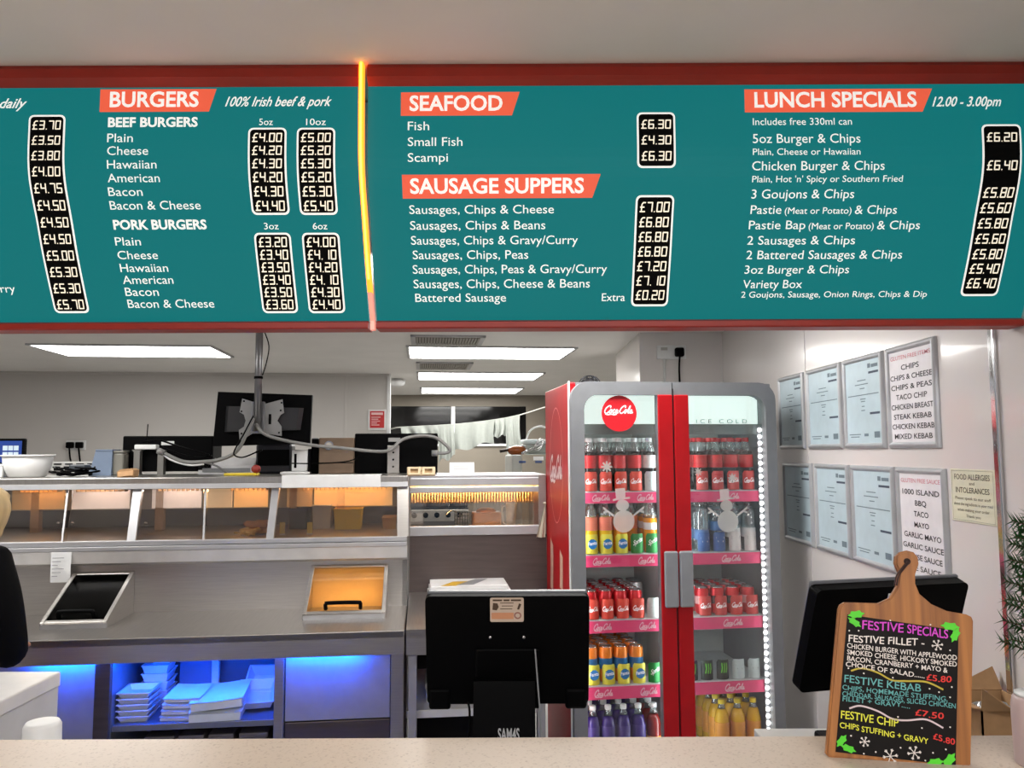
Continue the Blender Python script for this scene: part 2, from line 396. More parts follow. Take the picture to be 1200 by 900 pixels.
plate(BL, 'BURGERS', 118, 105, 254, 131.5, 9, 129, 233, 125.5)
m = MB()
for a in (('BEEF BURGERS', 127, 232, 149, 10.5, .03), ('Plain', 126, 156, 167, 10), ('Cheese', 126, 174, 182, 10), ('Hawaiian', 126, 184, 198, 10), ('American', 127, 188, 214, 10), ('Bacon', 128, 168, 230, 10), ('Bacon & Cheese', 130, 236, 246, 10),
          None, ('PORK BURGERS', 134, 243, 269, 10.5, .03), ('Plain', 136, 166, 288, 9.6), ('Cheese', 139, 186, 304, 9.6), ('Hawaiian', 142, 198, 319, 9.6), ('American', 145, 204, 333, 9.6), ('Bacon', 148, 187, 347, 9.6), ('Bacon & Cheese', 151, 252, 361, 9.6),
          None, ('5oz', 304, 320, 147, 7.5), ('10oz', 359, 382, 147, 7.5), ('3oz', 310, 327, 269, 7.5), ('6oz', 367, 384, 269, 7.5), ('Curry', -16, 19, 343, 9),
          ('100% Irish beef & pork', 264, 389, 125, 11, .012, .45), ('daily', 0, 32, 127, 11, .012, .45)):
    if a: btext(m, *a)
    else: m.build('lettering', txt_w, BL); m = MB()
m.build('lettering', txt_w, BL)
price_strip(BL, 'price strip at far end from 3.70 to 5.70', 34, 77, 135, 367, ['£3.70', '£3.50', '£3.80', '£4.00', '£4.75', '£4.50', '£4.50', '£4.50', '£5.00', '£5.30', '£5.30', '£5.70'], 147, 357, lean=28)
price_strip(BL, 'beef 5oz price strip', 291, 336, 150, 252, ['£4.00', '£4.20', '£4.30', '£4.20', '£4.30', '£4.40'], 161.5, 241.5)
price_strip(BL, 'beef 10oz price strip', 348, 393, 150, 252, ['£5.00', '£5.20', '£5.30', '£5.20', '£5.30', '£5.40'], 161.5, 241.5)
price_strip(BL, 'pork 3oz price strip', 298, 341, 273, 367, ['£3.20', '£3.40', '£3.50', '£3.40', '£3.50', '£3.60'], 284, 357, lean=9)
price_strip(BL, 'pork 6oz price strip', 354, 398, 273, 367, ['£4.00', '£4.10', '£4.20', '£4.10', '£4.30', '£4.40'], 284, 357, lean=8)
BR = board('menu_board', 'teal menu board of seafood and lunch special prices above the fridge', XR, WX - .004)
plate(BR, 'SEAFOOD', 470, 108.5, 609, 136, 9, 480, 589, 130)
plate(BR, 'SAUSAGE SUPPERS', 471, 205, 704, 233, 10, 481, 684, 227)
plate(BR, 'LUNCH SPECIALS', 872, 105, 1092, 132, 11, 884, 1074, 126)
m = MB()
for a in (('Fish', 478, 503, 153, 10), ('Small Fish', 478, 542, 171.5, 10), ('Scampi', 478, 525, 190, 10),
          None, ('Sausages, Chips & Cheese', 480, 649, 251, 10), ('Sausages, Chips & Beans', 481, 639, 269.5, 10), ('Sausages, Chips & Gravy/Curry', 482, 677, 287, 10), ('Sausages, Chips, Peas', 484, 619, 304, 10), ('Sausages, Chips, Peas & Gravy/Curry', 484, 711, 321, 10), ('Sausages, Chips, Cheese & Beans', 485, 691, 338, 10), ('Battered Sausage', 487, 593, 354, 9.6), ('Extra', 705, 732, 353, 9),
          None, ('12.00 - 3.00pm', 1092, 1173, 125, 11, .012, .4), ('Includes free 330ml can', 882, 998, 147, 8), ('5oz Burger & Chips', 882, 1008, 168, 10.5), ('Plain, Cheese or Hawaiian', 882, 1008, 182, 7.5), ('Chicken Burger & Chips', 881, 1036, 200, 10.5), ("Plain, Hot 'n' Spicy or Southern Fried", 881, 1057, 214, 7.5), ('3 Goujons & Chips', 880, 1000, 233, 10.5),
          ('Pastie', 879, 915, 251, 10), ('(Meat or Potato)', 919, 997, 251, 7.5), ('& Chips', 1001, 1050, 251, 10), ('Pastie Bap', 877, 943, 269, 10), ('(Meat or Potato)', 947, 1023, 269, 7.5), ('& Chips', 1027, 1077, 269, 10),
          ('2 Sausages & Chips', 875, 1001, 287, 10), ('2 Battered Sausages & Chips', 874, 1056, 304, 10), ('3oz Burger & Chips', 872, 994, 321, 9.6), ('Variety Box', 870, 939, 338, 9.6), ('2 Goujons, Sausage, Onion Rings, Chips & Dip', 868, 1085, 349, 7)):
    if a: btext(m, *a)
    else: m.build('lettering', txt_w, BR); m = MB()
m.build('lettering', txt_w, BR)
price_strip(BR, 'short seafood price strip', 746, 791, 132, 197, ['£6.30', '£4.30', '£6.30'], 146, 183)
price_strip(BR, 'sausage supper price strip', 745, 790, 229, 359, ['£7.00', '£6.80', '£6.80', '£6.80', '£7.20', '£7.10', '£0.20'], 243, 346, lean=-6)
price_strip(BR, 'tall lunch special price strip', 1150, 1196, 146, 347, ['£6.20', '£6.40', '£5.80', '£5.60', '£5.80', '£5.60', '£5.80', '£5.40', '£6.40'], ys=[161, 194, 226, 244, 262, 280, 298, 315, 332], lean=-22)
# glowing strip between the boards
xa, za = bH(425.5, 82); xb, zb = bH(438, 374)
zc = zb - .03
def neon(z0, z1, hw, name, m, root):
    vs = []; n = 16
    for i in range(n + 1):
        z = z0 + (z1 - z0) * i / n; x = xa + (xb - xa) * ((za - z) / (za - zb)) ** 1.6 if z < za else xa
        y = bY(max(z, ZB)) - .004
        vs += [(x - hw, y, z), (x - hw, y - .022, z), (x + hw, y - .022, z), (x + hw, y, z)]
    fs = [(4 * i + a, 4 * i + (a + 1) % 4, 4 * i + 4 + (a + 1) % 4, 4 * i + 4 + a) for i in range(n) for a in range(4)] + [(3, 2, 1, 0), (4 * n, 4 * n + 1, 4 * n + 2, 4 * n + 3)]
    return MB().add(vs, fs).build(name, m, root)
r = thing('light_strip', 'glowing orange acrylic light strip between the two menu boards', 'light', W, (xa, bY(2.2), zc))
zm = bH(436, 345)[1]
neon(CEIL - .001, zm, .0055, 'lit_edge', mat('orange_glow', (255, 130, 40), .4, emit=3.2, ecol=(255, 118, 26)), r)
c = neon(CEIL - .002, zm + .03, .0022, 'bright_core', mat('yellow_glow_core', (255, 220, 90), .4, emit=5, ecol=(255, 205, 60)), r)
for q in c.data.vertices: q.co.y -= .0015
neon(zm, zc, .005, 'tip', mat('pink_acrylic_tip', (250, 150, 130), .2, emit=.8, ecol=(255, 150, 130)), r)

# ================================================================ ceiling lights and vents
def panel_light(label, u0, u1, v0, v1):
    t = thing('ceiling_light', label, 'ceiling light', K, ((u0 + u1) / 2, (v0 + v1) / 2, KCEIL), 'square edged panel lights of the kitchen')
    MB().ring([(u0 - .02, v0 - .02), (u1 + .02, v0 - .02), (u1 + .02, v1 + .02), (u0 - .02, v1 + .02)], [(u0, v0), (u1, v0), (u1, v1), (u0, v1)], 0, .012)
    z = KCEIL
    MB().box(u0 - .02, u1 + .02, v0 - .02, v0, z - .012, z).box(u0 - .02, u1 + .02, v1, v1 + .02, z - .012, z).box(u0 - .02, u0, v0, v1, z - .012, z).box(u1, u1 + .02, v0, v1, z - .012, z).build('frame', alu, t)
    MB().box(u0, u1, v0, v1, z - .009, z - .001).build('diffuser', lampm, t)
panel_light('bright white panel light left of the monitor pole', -2.6, -1.44, 5.58, 6.18)
panel_light('nearest white panel light above the laundry line and fridge', -.09, 1.07, 5.47, 6.12)
panel_light('middle of three white panel lights over the laundry line', -.03, 1.12, 7.26, 7.95)
panel_light('farthest white panel light over the dark window', 0, 1.15, 9.02, 9.8)
panel_light('white panel light partly hidden by the end of the kitchen wall', -1.6, -.37, 8.35, 9.05)
panel_light('added unseen panel light over the serving counter behind the menu board', -.09, 1.07, 2.75, 3.4)  # hidden panel added to brighten the right wall and fridge front
panel_light('added unseen panel light over the long heated display behind the menu board', -2.6, -1.44, 2.75, 3.4)  # second hidden panel, added for more light on the steel
def vent(label, u0, u1, v0, v1):
    t = thing('ceiling_vent', label, 'vent', K, ((u0 + u1) / 2, (v0 + v1) / 2, KCEIL), 'slatted ceiling vents')
    z = KCEIL
    MB().box(u0, u1, v0, v0 + .03, z - .012, z).box(u0, u1, v1 - .03, v1, z - .012, z).box(u0, u0 + .03, v0, v1, z - .012, z).box(u1 - .03, u1, v0, v1, z - .012, z).build('frame', alu, t)
    m = MB(); n = 22
    for i in range(n):
        u = u0 + .04 + (u1 - u0 - .08) * i / (n - 1); m.box(u - .006, u + .006, v0 + .03, v1 - .03, z - .016, z - .001)
    m.build('slats', mat('vent_slat', (150, 146, 138), .5), t)
    MB().box(u0 + .03, u1 - .03, v0 + .03, v1 - .03, z - .003, z).build('backing', mat('vent_shadow', (92, 88, 82), .8), t)
a = K.hitz(482, 402, KCEIL); b_ = K.hitz(565, 391, KCEIL)
vent('slatted vent just behind the menu board over the nearest panel light', a[0], b_[0] + .03, 4.95, a[1])
a = K.hitz(488, 432, KCEIL); b_ = K.hitz(555, 424, KCEIL)
vent('slatted vent between the nearest and middle panel lights', a[0], b_[0], 6.45, 6.95)
a = K.hitz(464, 459, KCEIL)
t = thing('smoke_detector', 'round white smoke detector on ceiling by the wall end', 'smoke detector', K, (a[0], 8.0, KCEIL))
su = K.hit(464, 462, 8.0)[0]
t.matrix_world = Matrix.Translation(K.p(su, 8.0, KCEIL)) @ K.rot(); OFF[t.name] = (su, 8.0, KCEIL)
MB().lathe([(.05, -.075), (.085, -.06), (.095, -.03), (.095, -.02)], (su, 8, KCEIL)).build('cover', white_pl, t)
MB().lathe([(.06, -.02), (.06, 0)], (su, 8, KCEIL)).build('base', white_pl, t)
# ================================================================ drinks fridge
FWD, FDP, FTOP = .917, .565, FG.hit(700, 448, 0)[1]
fz = lambda py, v=.03, px=730: FG.hit(px, py, v)[1]
fu = lambda px, v=0, py=600: FG.hit(px, py, v)[0]
FB = .12
fridge = thing('drinks_fridge', 'tall red and grey double door drinks fridge full of bottles and cans', 'fridge', FG, (FWD / 2, FDP / 2, 0))
grey_m = mat('fridge_grey_frame', (122, 124, 128), .5)
liner = mat('fridge_white_liner', (214, 222, 220), .4)
hdr_z0, hdr_z1 = fz(497, .03), fz(462, .03)
MB().box(0, .03, 0, FDP, .06, FTOP - .0, .006).build('side_panel', red_gl, fridge)['label'] = 'red side panel with faint white logo oval'
MB().box(FWD - .03, FWD, 0, FDP, .06, FTOP, .006).build('side_panel', grey_m, fridge)['label'] = 'grey side panel'
MB().box(.03, FWD - .03, FDP - .03, FDP, .06, FTOP).build('back_panel', liner, fridge)
MB().box(.03, FWD - .03, 0.0, FDP - .03, FTOP - .05, FTOP).build('top_panel', grey_m, fridge)
MB().box(.03, FWD - .03, .02, FDP - .03, .06, .2).build('base_grille', black_mt, fridge)
for x in (.06, FWD - .06):
    for y in (.06, FDP - .06): MB().lathe([(.02, 0), (.025, .01), (.02, .06)], (x, y, 0), 10).build('foot', black_pl, fridge)
MB().box(-.004, .004, -.006, .012, .1, FTOP + .004, .002).build('corner_trim', white_pl, fridge)
h = MB().box(.03, FWD - .03, .075, .09, hdr_z0, FTOP - .05).build('header_panel', mat('lit_header_panel', (225, 240, 235), .4, emit=.95, ecol=(226, 246, 238)), fridge)
m = MB(); x0, z0 = FG.hit(816, 496, .07); x1 = FG.hit(876, 494, .07)[0]
m.text('I C E   C O L D', lambda u, v: (x0 + u, .0735, z0 + v), x1 - x0, .018, .004); m.build('header_lettering', mat('grey_lettering', (110, 118, 120), .5), h)
# doors
gz1 = fz(463, -.02); gz0 = .2
DW0, DW1 = fu(772, -.02), fu(806, -.02)
lx0, lx1, rx0, rx1 = fu(684.5, -.02), fu(771, -.02), fu(806, -.02), fu(898, -.02)
mid = (fu(787, -.02) + fu(790, -.02)) / 2
logo_strokes = []
def S(*p): logo_strokes.append([(a[0], a[1]) for a in smooth_line([(q[0] + .22 * q[1], q[1], 0) for q in p], 5)])
S((.78, .72), (.86, .9), (.74, 1.02), (.5, .95), (.22, .7), (.08, .35), (.16, .08), (.4, .02), (.62, .16), (.72, .3))
S((1.02, .5), (.9, .48), (.8, .3), (.82, .1), (.94, .04), (1.06, .2), (1.08, .4), (1.02, .5), (1.12, .44), (1.24, .42))
S((1.52, .42), (1.46, .52), (1.34, .44), (1.28, .24), (1.32, .06), (1.46, .06), (1.58, .2))
S((1.88, .5), (1.76, .46), (1.68, .26), (1.7, .06), (1.8, .06), (1.88, .24), (1.92, .5), (1.9, .16), (1.98, .05), (2.08, .16))
S((2.1, .3), (2.3, .32))
S((2.95, .74), (3.02, .9), (2.9, 1.02), (2.66, .93), (2.4, .68), (2.28, .34), (2.36, .08), (2.58, .02), (2.8, .16), (2.9, .28))
S((3.18, .5), (3.06, .48), (2.97, .3), (2.99, .1), (3.1, .04), (3.22, .2), (3.25, .4), (3.18, .5), (3.28, .44), (3.4, .5))
S((3.42, .2), (3.5, .6), (3.62, .95), (3.68, 1.0), (3.64, .7), (3.52, .3), (3.52, .06), (3.64, .1), (3.7, .2))
S((3.98, .5), (3.86, .46), (3.78, .26), (3.8, .06), (3.9, .06), (3.98, .24), (4.02, .5), (4.0, .16), (4.08, .05), (4.2, .2))
S((.2, -.05), (.6, -.16), (1.1, -.1), (1.5, -.18), (1.9, -.1))
def logo(mb, fn, u0, u1, h, wd=.16):
    k = (u1 - u0) / 4.5; mb.ribbon(logo_strokes, lambda a, b: fn(u0 + a * k, b * h), wd)
logo_w = mat('white_script_lettering', (252, 252, 252), .5, var=0)
red_pr = mat('cola_red_print', (206, 28, 36), .45)
def door(o0, o1, i0, i1, left):
    rs_o = (.02, .004, .004, .075) if left else (.004, .02, .075, .004)
    rs_i = (.01, .002, .002, .065) if left else (.002, .01, .065, .002)
    d = MB().ring(rrect(o0, o1, .14, FTOP, 0, 6, rs_o), rrect(i0, i1, gz0, gz1, 0, 6, rs_i), -.045, -.002).build('door', grey_m, fridge)
    MB().prism(rrect(i0 - .004, i1 + .004, gz0 - .004, gz1 + .004, 0, 6, rs_i), -.024, -.018).build('door_glass', fglass, d)
    a, b = (i1 - .002, mid - .003) if left else (mid + .003, i0 + .002)
    MB().box(a, b, -.056, -.044, .14, gz1 + .0, .004).build('red_stile', red_gl, d)
    za, zb = fz(712, -.08, 790), fz(646, -.08, 790)
    ha, hb = (a + .006, b) if left else (a, b - .006)
    m = MB().box(ha, hb, -.088, -.07, za, zb, .007).box(ha + .008, hb - .008, -.072, -.05, za + .01, za + .04, .002).box(ha + .008, hb - .008, -.072, -.05, zb - .04, zb - .01, .002)
    m.build('handle', mat('handle_silver', (142, 144, 148), .45), d)
    return d
dl = door(.0, mid - .002, lx0, lx1, True); dr = door(mid + .002, FWD, rx0, rx1, False)
MB().box(mid - .0015, mid + .0015, -.05, -.03, .14, FTOP - .03).build('door_seal', black_mt, fridge)
rc = FG.hit(725.5, 484.5, -.026); rr = (FG.hit(746, 484, -.026)[0] - FG.hit(705, 484, -.026)[0]) / 2
m = MB().prism([(rc[0] + rr * math.cos(2 * math.pi * k / 32), rc[1] + rr * math.sin(2 * math.pi * k / 32)) for k in range(32)], -.0285, -.0255)
rd = m.build('roundel', mat('cola_red_roundel', (214, 26, 40), .4), dl); rd['label'] = 'round red sticker with white script logo'
m = MB(); logo(m, lambda u, v: (rc[0] + u, -.0292, rc[1] + v), -rr * .88, rr * .88, rr * .42)
o = m.build('roundel_logo', logo_w, fridge); o.name = 'roundel_logo'
# frosted decals on the glass: snowman, snowflakes
frost = glassmat('frosted_decal', refl=.02, haze=.34, hcol=(235, 232, 228))
def snowman(px, py, s, root):
    m = MB(); c = FG.hit(px, py, -.026)
    P = lambda x, z: (c[0] + x * s, c[1] + z * s)
    v0, v1 = -.027, -.0262
    m.prism([P(.5 * math.cos(g), .5 * math.sin(g)) for g in [2 * math.pi * k / 22 for k in range(22)]], v0, v1)
    m.prism([P(.3 * math.cos(g) - .05, .72 + .26 * math.sin(g)) for g in [2 * math.pi * k / 18 for k in range(18)]], v0 - .0008, v1 - .0008)
    m.prism([P(-.5, .92), P(.3, 1.02), P(.3, 1.1), P(.1, 1.08), P(.08, 1.5), P(-.38, 1.46), P(-.34, 1.03), P(-.5, 1.0)], v0, v1)
    for k in (-1, 1):
        for a, b in (((.45 * k, .25), (.95 * k, .62)), ((.75 * k, .47), (.95 * k, .4)), ((.8 * k, .5), (.8 * k, .72))):
            q = .05; m.prism([P(a[0], a[1] - q), P(b[0], b[1] - q), P(b[0], b[1] + q), P(a[0], a[1] + q)], v0, v1)
    m.build('snowman_decal', frost, root)
def flake(px, py, r, root):
    m = MB(); c = FG.hit(px, py, -.026)
    for k in range(8):
        g = 2 * math.pi * k / 8; q = r * .16; a, b = math.cos(g), math.sin(g)
        m.prism([(c[0] - b * q, c[1] + a * q), (c[0] + b * q, c[1] - a * q), (c[0] + a * r + b * q, c[1] + b * r - a * q), (c[0] + a * r - b * q, c[1] + b * r + a * q)], -.027 - k * 1e-4, -.0262)
    m.build('snowflake_decal', frost, root)
snowman(731, 611, .094, dl); snowman(853, 611, .094, dr); flake(711, 547, .024, dl); flake(818, 553, .018, dr); flake(858, 560, .02, dr)
# the light strip
m = MB(); zt_, zb_ = fz(500, .01, 890), .24; n = 50; xs = fu(893, .01)
MB().box(xs - .008, xs + .008, .014, .02, zb_, zt_).build('led_backing', grey_pl, fridge)
for i in range(n): m.ball((xs - .001, .008, zb_ + (zt_ - zb_) * (i + .5) / n), .0092, .006, .0088, 8)
m.build('led_strip', ledw, fridge)
for xq in (mid - .0125, mid + .0085, .032): MB().box(xq, xq + .004, .004, .012, .24, zt_).build('added_light', mat('added_inner_glow', (240, 250, 250), .5, emit=28), fridge)  # hidden light strips added inside to brighten the drinks
MB().box(.034, FWD - .034, .1, .14, hdr_z0 - .012, hdr_z0 - .002).build('top_lamp', mat('fridge_lamp', (235, 250, 245), .5, emit=2.2), fridge)
MB().box(.03, FWD - .03, .02, .075, hdr_z0 - .045, hdr_z0).build('header_rail', mat('fridge_rail_grey', (120, 130, 128), .4), fridge)
MB().box(mid - .012, mid + .012, .02, FDP - .03, .2, FTOP - .05).build('centre_divider', liner, fridge)
# side logo: faint oval and script
m = MB(); sw = mat('pale_red_print', (226, 130, 132), .4)
sv, sz = .3, fz(545, .3, 655)
sv, sz = FG.hitu(652, 545, 0)[0], FG.hitu(652, 545, 0)[1]
zt2 = FG.hitu(652, 478, 0)[1]; ov = []
for k in range(41):
    g = 2 * math.pi * k / 40; ov.append((sv + .15 * math.cos(g), sz + (zt2 - sz) * math.sin(g)))
m.ribbon([ov], lambda a, b: (-.0012, a, b), .006); m.build('side_oval', sw, fridge)
m = MB(); logo(m, lambda u, v: (-.0016, sv - u, sz - .06 + v), -.15, .15, .1); m.build('side_logo', mat('white_side_print', (240, 205, 205), .4), fridge)
for px, py0, py1 in ((647, 638, 690), (658, 652, 690)):
    a = FG.hitu(px, py0, 0); b = FG.hitu(px, py1, 0); m = MB().add([(-.0014, a[0] - .035, a[1]), (-.0014, a[0] + .03, a[1] + .03), (-.0014, b[0] + .03, b[1]), (-.0014, b[0] - .035, b[1])], [(0, 1, 2, 3)])
    m.build('side_stripe', mat('gold_side_print', (226, 180, 160), .4), fridge)
# shelves
strip_pk = mat('pink_shelf_strip', (236, 74, 124), .4)
wire = mat('shelf_plastic', (206, 214, 214), .35)
SHELF = []
for i, (ya, yb) in enumerate(((577, 589.5), (650.5, 664), (727, 741), (804, 818.5), (897, 911))):
    zt, zb = fz(ya), fz(yb); zs = zt + .004
    sh = MB().box(.032, mid - .013, .04, FDP - .04, zs - .012, zs, .002).box(mid + .013, FWD - .05, .04, FDP - .04, zs - .012, zs, .002).build('shelf', wire, fridge)
    SHELF.append(zs)
    for (a, b) in ((.034, mid - .014), (mid + .014, FWD - .055)):
        MB().box(a, b, .026, .03, zb, zt, .001).build('price_rail', strip_pk, sh)
    m = MB()
    for a, b in ((lx0 + .045, lx0 + .13), (lx0 + .245, lx0 + .325), (rx0 + .0, rx0 + .035), (rx0 + .165, rx0 + .26)):
        if a == rx0: a, b = rx0 - .06, rx0 + .035
        logo(m, lambda u, v: (u, .0252, zb + (zt - zb) * .28 + v), a, b, (zt - zb) * .5)
    m.build('rail_logo', mat('pale_rail_lettering', (248, 205, 215), .5), sh)
LL = [fu(p, .1, 650) for p in (690.5, 708, 725.5, 743, 760.5)]
RL = [fu(p, .1, 650) for p in (803, 820.5, 838.5, 856.5, 874.5)]
# lane cards along the front of each shelf
CARD = {'cola': (mat('cola_lane_card', (222, 72, 52), .5), 'cola'), 'diet': (mat('silver_lane_card', (206, 216, 214), .5), None), 'fanta': (mat('yellow_lane_card', (226, 220, 70), .5), 'Fanta'), 'sprite': (mat('green_lane_card', (20, 140, 60), .5), 'Sprite'),
        'blue': (mat('blue_lane_card', (48, 92, 152), .5), None), 'white': (mat('white_lane_card', (226, 222, 218), .5), 'tag'), 'dark': (mat('black_lane_card', (26, 34, 30), .5), 'claw'), 'pale': (mat('pale_lane_card', (190, 204, 202), .5), None), 'red': (mat('red_lane_card', (206, 66, 60), .5), 'cola')}
blu_t = mat('blue_card_print', (30, 120, 190), .5); grn_t = mat('green_card_print', (110, 200, 60), .5); dk_t = mat('dark_card_print', (60, 50, 50), .5)
def cards(si, lanes, kinds):
    z = SHELF[si]
    for x, k in zip(lanes, kinds):
        if not k: continue
        m = MB(); r = .0305; n = 8; ang = [R(180 + 25 + 130 * i / n) for i in range(n + 1)]
        cy = .066; top = z + .085
        vs = [(x + r * math.cos(g), cy + r * math.sin(g), zz) for zz in (z + .002, top - .012, top) for g in ang]
        vs = [(q[0], q[1], q[2] - (.012 if abs(q[0] - x) > .023 and j >= 2 * (n + 1) else 0)) for j, q in enumerate(vs)]
        m.add(vs, [(j * (n + 1) + i, j * (n + 1) + i + 1, (j + 1) * (n + 1) + i + 1, (j + 1) * (n + 1) + i) for j in range(2) for i in range(n)], True)
        c = m.build('lane_card', CARD[k][0], fridge); t = CARD[k][1]
        c['label'] = {'cola': 'orange red', 'diet': 'silver', 'fanta': 'yellow', 'sprite': 'green', 'red': 'pale red', 'dark': 'black'}.get(k, k) + ' printed lane card'
        fn = lambda u, v: (x + u, cy - math.sqrt(max(1e-6, r * r - u * u)) - .0006, z + v)
        m = MB()
        if t == 'cola': logo(m, lambda u, v: fn(u, v + .036), -.025, .025, .018); m.build('card_print', logo_w, c)
        elif t == 'Fanta':
            m.prism([(x + .021 * math.cos(g) * 1, z + .044 + .022 * math.sin(g)) for g in [2 * math.pi * q / 10 for q in range(10)]], .034, .0348); m.build('card_print', blu_t, c)
            m = MB(); m.text('Fanta', lambda u, v: (x - .019 + u, .0336, z + .038 + v + u * .15), .038, .014, .02); m.build('card_lettering', logo_w, c)
        elif t == 'Sprite': m.text('Sprite', lambda u, v: fn(u - .02, v + .034 + u * .5), .042, .02, .02, .2); m.build('card_lettering', logo_w, c)
        elif t == 'claw':
            for q in (-.01, 0, .01): m.ribbon([[(q, .072), (q + .002, .05), (q - .002, .03)]], fn, .005)
            m.build('card_print', grn_t, c)
        elif t == 'tag':
            m.ribbon([[(-.018, .06), (.018, .06)]], fn, .014); m.build('card_print', dk_t, c)
            m = MB(); m.ribbon([[(-.022, .02), (.022, .02)]], fn, .008); m.build('card_band', red_pr, c)
        else: m.ribbon([[(-.018, .06), (.018, .06)], [(-.012, .045), (.012, .045)]], fn, .006); m.build('card_print', white_pl if k == 'blue' else grey_pl, c)
cards(0, LL, ['cola'] * 4 + ['diet']); cards(0, RL, [None] + ['red'] * 4)
cards(1, LL, ['fanta', 'fanta', 'fanta', 'sprite', 'sprite']); cards(1, RL, [None, 'blue', 'blue', 'white', 'white'])
cards(2, LL, ['cola'] * 4 + ['diet']); cards(2, RL, [None] + ['red'] * 4)
cards(3, LL, ['fanta'] * 4 + ['sprite']); cards(3, RL, ['dark', 'dark', 'dark', 'pale', 'pale'])
# drinks
clearp = glassmat('clear_bottle_plastic', (225, 238, 236), refl=.5, rough=.08, haze=.16)
cap_w = mat('white_cap', (230, 232, 232), .4); cap_r = mat('red_cap', (214, 40, 44), .4); cap_y = mat('yellow_cap', (238, 206, 30), .4)
def bottle(name, label, cat, group, liquid, lab, cap, lab2=None, fill=.172, rad=.031, lz=(.1, .156)):
    t = thing(name, label, cat, FG, (0, 0, 0), group)
    k = rad / .031
    prof = [(.024, 0), (.03, .006), (.031, .05), (.0295, .07), (.0305, .09), (.031, .15), (.026, .172), (.017, .195), (.012, .21), (.012, .222)]
    inner = [(r * k, z) for r, z in prof if z <= fill] + [(.02 * k, fill + .001), (0, fill + .0015)]
    MB().lathe(inner, n=14).build('filling', liquid, t)
    MB().lathe([(r * k * (1 if z < fill else 1), z) for r, z in prof if z >= fill - .01], n=14).build('neck', clearp, t)
    MB().lathe([(.0312 * k, lz[0]), (.0316 * k, lz[0] + .002), (.0316 * k, lz[1] - .002), (.0312 * k, lz[1])], n=14).build('label_sleeve', lab, t)
    MB().lathe([(.0135, .214), (.0145, .216), (.0145, .23), (.012, .2325), (0, .233)], n=12).build('cap', cap, t)
    return t
def can(name, label, group, body, h=.115, band=None):
    t = thing(name, label, 'can', FG, (0, 0, 0), group); r = .031
    MB().lathe([(.022, 0), (.025, .003), (r, .012), (r, h - .014), (.0265, h - .004), (.0262, h - .003)], n=16).build('body', body, t)
    MB().lathe([(.0262, h - .004), (.0275, h - .002), (.0272, h), (.0245, h), (.0235, h - .004), (0, h - .004)], n=16).build('lid', chrome, t)
    if band: MB().lathe([(r + .0003, h * .38), (r + .0006, h * .4), (r + .0006, h * .66), (r + .0003, h * .68)], n=16).build('print_band', band, t)
    m = MB().box(-.006, .006, -.012, .008, h - .0035, h - .0015, .0008); m.build('ring_pull', alu, t)
    return t
cola_l = mat('cola_liquid', (22, 9, 7), .12); org_l = mat('orange_liquid', (236, 150, 14), .2); yel_l = mat('yellow_liquid', (238, 196, 20), .2); wat_l = glassmat('water_fill', (200, 224, 228), refl=.5, rough=.06, haze=.12)
pur_l = mat('purple_liquid', (52, 30, 110), .2); rdl = mat('dark_red_liquid', (120, 22, 20), .2)
org_lab = mat('orange_label', (236, 120, 60), .5); wht_lab = mat('white_label', (226, 228, 226), .5); pnk_lab = mat('pink_orange_label', (232, 130, 100), .5); blu_lab = mat('blue_label', (80, 120, 170), .5); pur_lab = mat('violet_label', (60, 36, 120), .5); amb_lab = mat('amber_label', (226, 150, 40), .5)
PROTO = {}
DIRS = 'left'
def place(kind, maker, x, y, z, label):
    loc = FG.p(x, y, z)
    if kind not in PROTO:
        PROTO[kind] = maker(); o = PROTO[kind]; o.location = loc; o['label'] = label; return o
    return dup(PROTO[kind], loc, label)
ROWN = ['front row', 'second row', 'third row', 'fourth row', 'fifth row']
LANE = ['leftmost lane', 'second lane', 'third lane', 'fourth lane', 'fifth lane']
SHN = ['top shelf', 'second shelf', 'can shelf', 'fourth shelf', 'bottom shelf']
def fill(kind, maker, desc, si, lanes, li, rows, side, y0=.075, dy=.072, skip=()):
    for r in range(rows):
        if r in skip: continue
        jx = rnd.uniform(-.0015, .0015)
        place(kind, maker, lanes[li] + jx, y0 + r * dy, SHELF[si], f'{desc}, {side} door, {SHN[si]}, {LANE[li]}, {ROWN[r]}')
cola = lambda: bottle('cola_bottle', '', 'bottle', 'cola bottles in the fridge', cola_l, red_pr, cap_r)
colaw = lambda: bottle('cola_bottle', '', 'bottle', 'cola bottles in the fridge', cola_l, red_pr, cap_w)
diet = lambda: bottle('cola_bottle', '', 'bottle', 'silver label cola bottles in the fridge', cola_l, wht_lab, cap_w)
for li in range(4): fill('colaw', colaw, 'red label cola bottle', 0, LL, li, 3, 'left')
fill('diet', diet, 'silver label cola bottle', 0, LL, 4, 3, 'left')
for li in range(1, 5): fill('cola', cola, 'red label cola bottle', 0, RL, li, 3, 'right')
lem = lambda: bottle('soda_bottle', '', 'bottle', 'orange and yellow soda bottles in the fridge', yel_l, pnk_lab, cap_w, fill=.16)
org = lambda: bottle('soda_bottle', '', 'bottle', 'orange and yellow soda bottles in the fridge', org_l, org_lab, cap_w, fill=.16)
orw = lambda: bottle('soda_bottle', '', 'bottle', 'orange and yellow soda bottles in the fridge', org_l, wht_lab, cap_w, fill=.16, lz=(.1, .13))
for li in (0, 1): fill('lem', lem, 'yellow soda bottle', 1, LL, li, 3, 'left')
for li in (2, 3): fill('org', org, 'orange soda bottle', 1, LL, li, 3, 'left', skip=(0,) if li == 3 else ())
fill('orw', orw, 'orange soda bottle with white label', 1, LL, 4, 3, 'left')
wat = lambda: bottle('water_bottle', '', 'bottle', 'clear water bottles in the fridge', wat_l, blu_lab, cap_r, fill=.19, lz=(.09, .13))
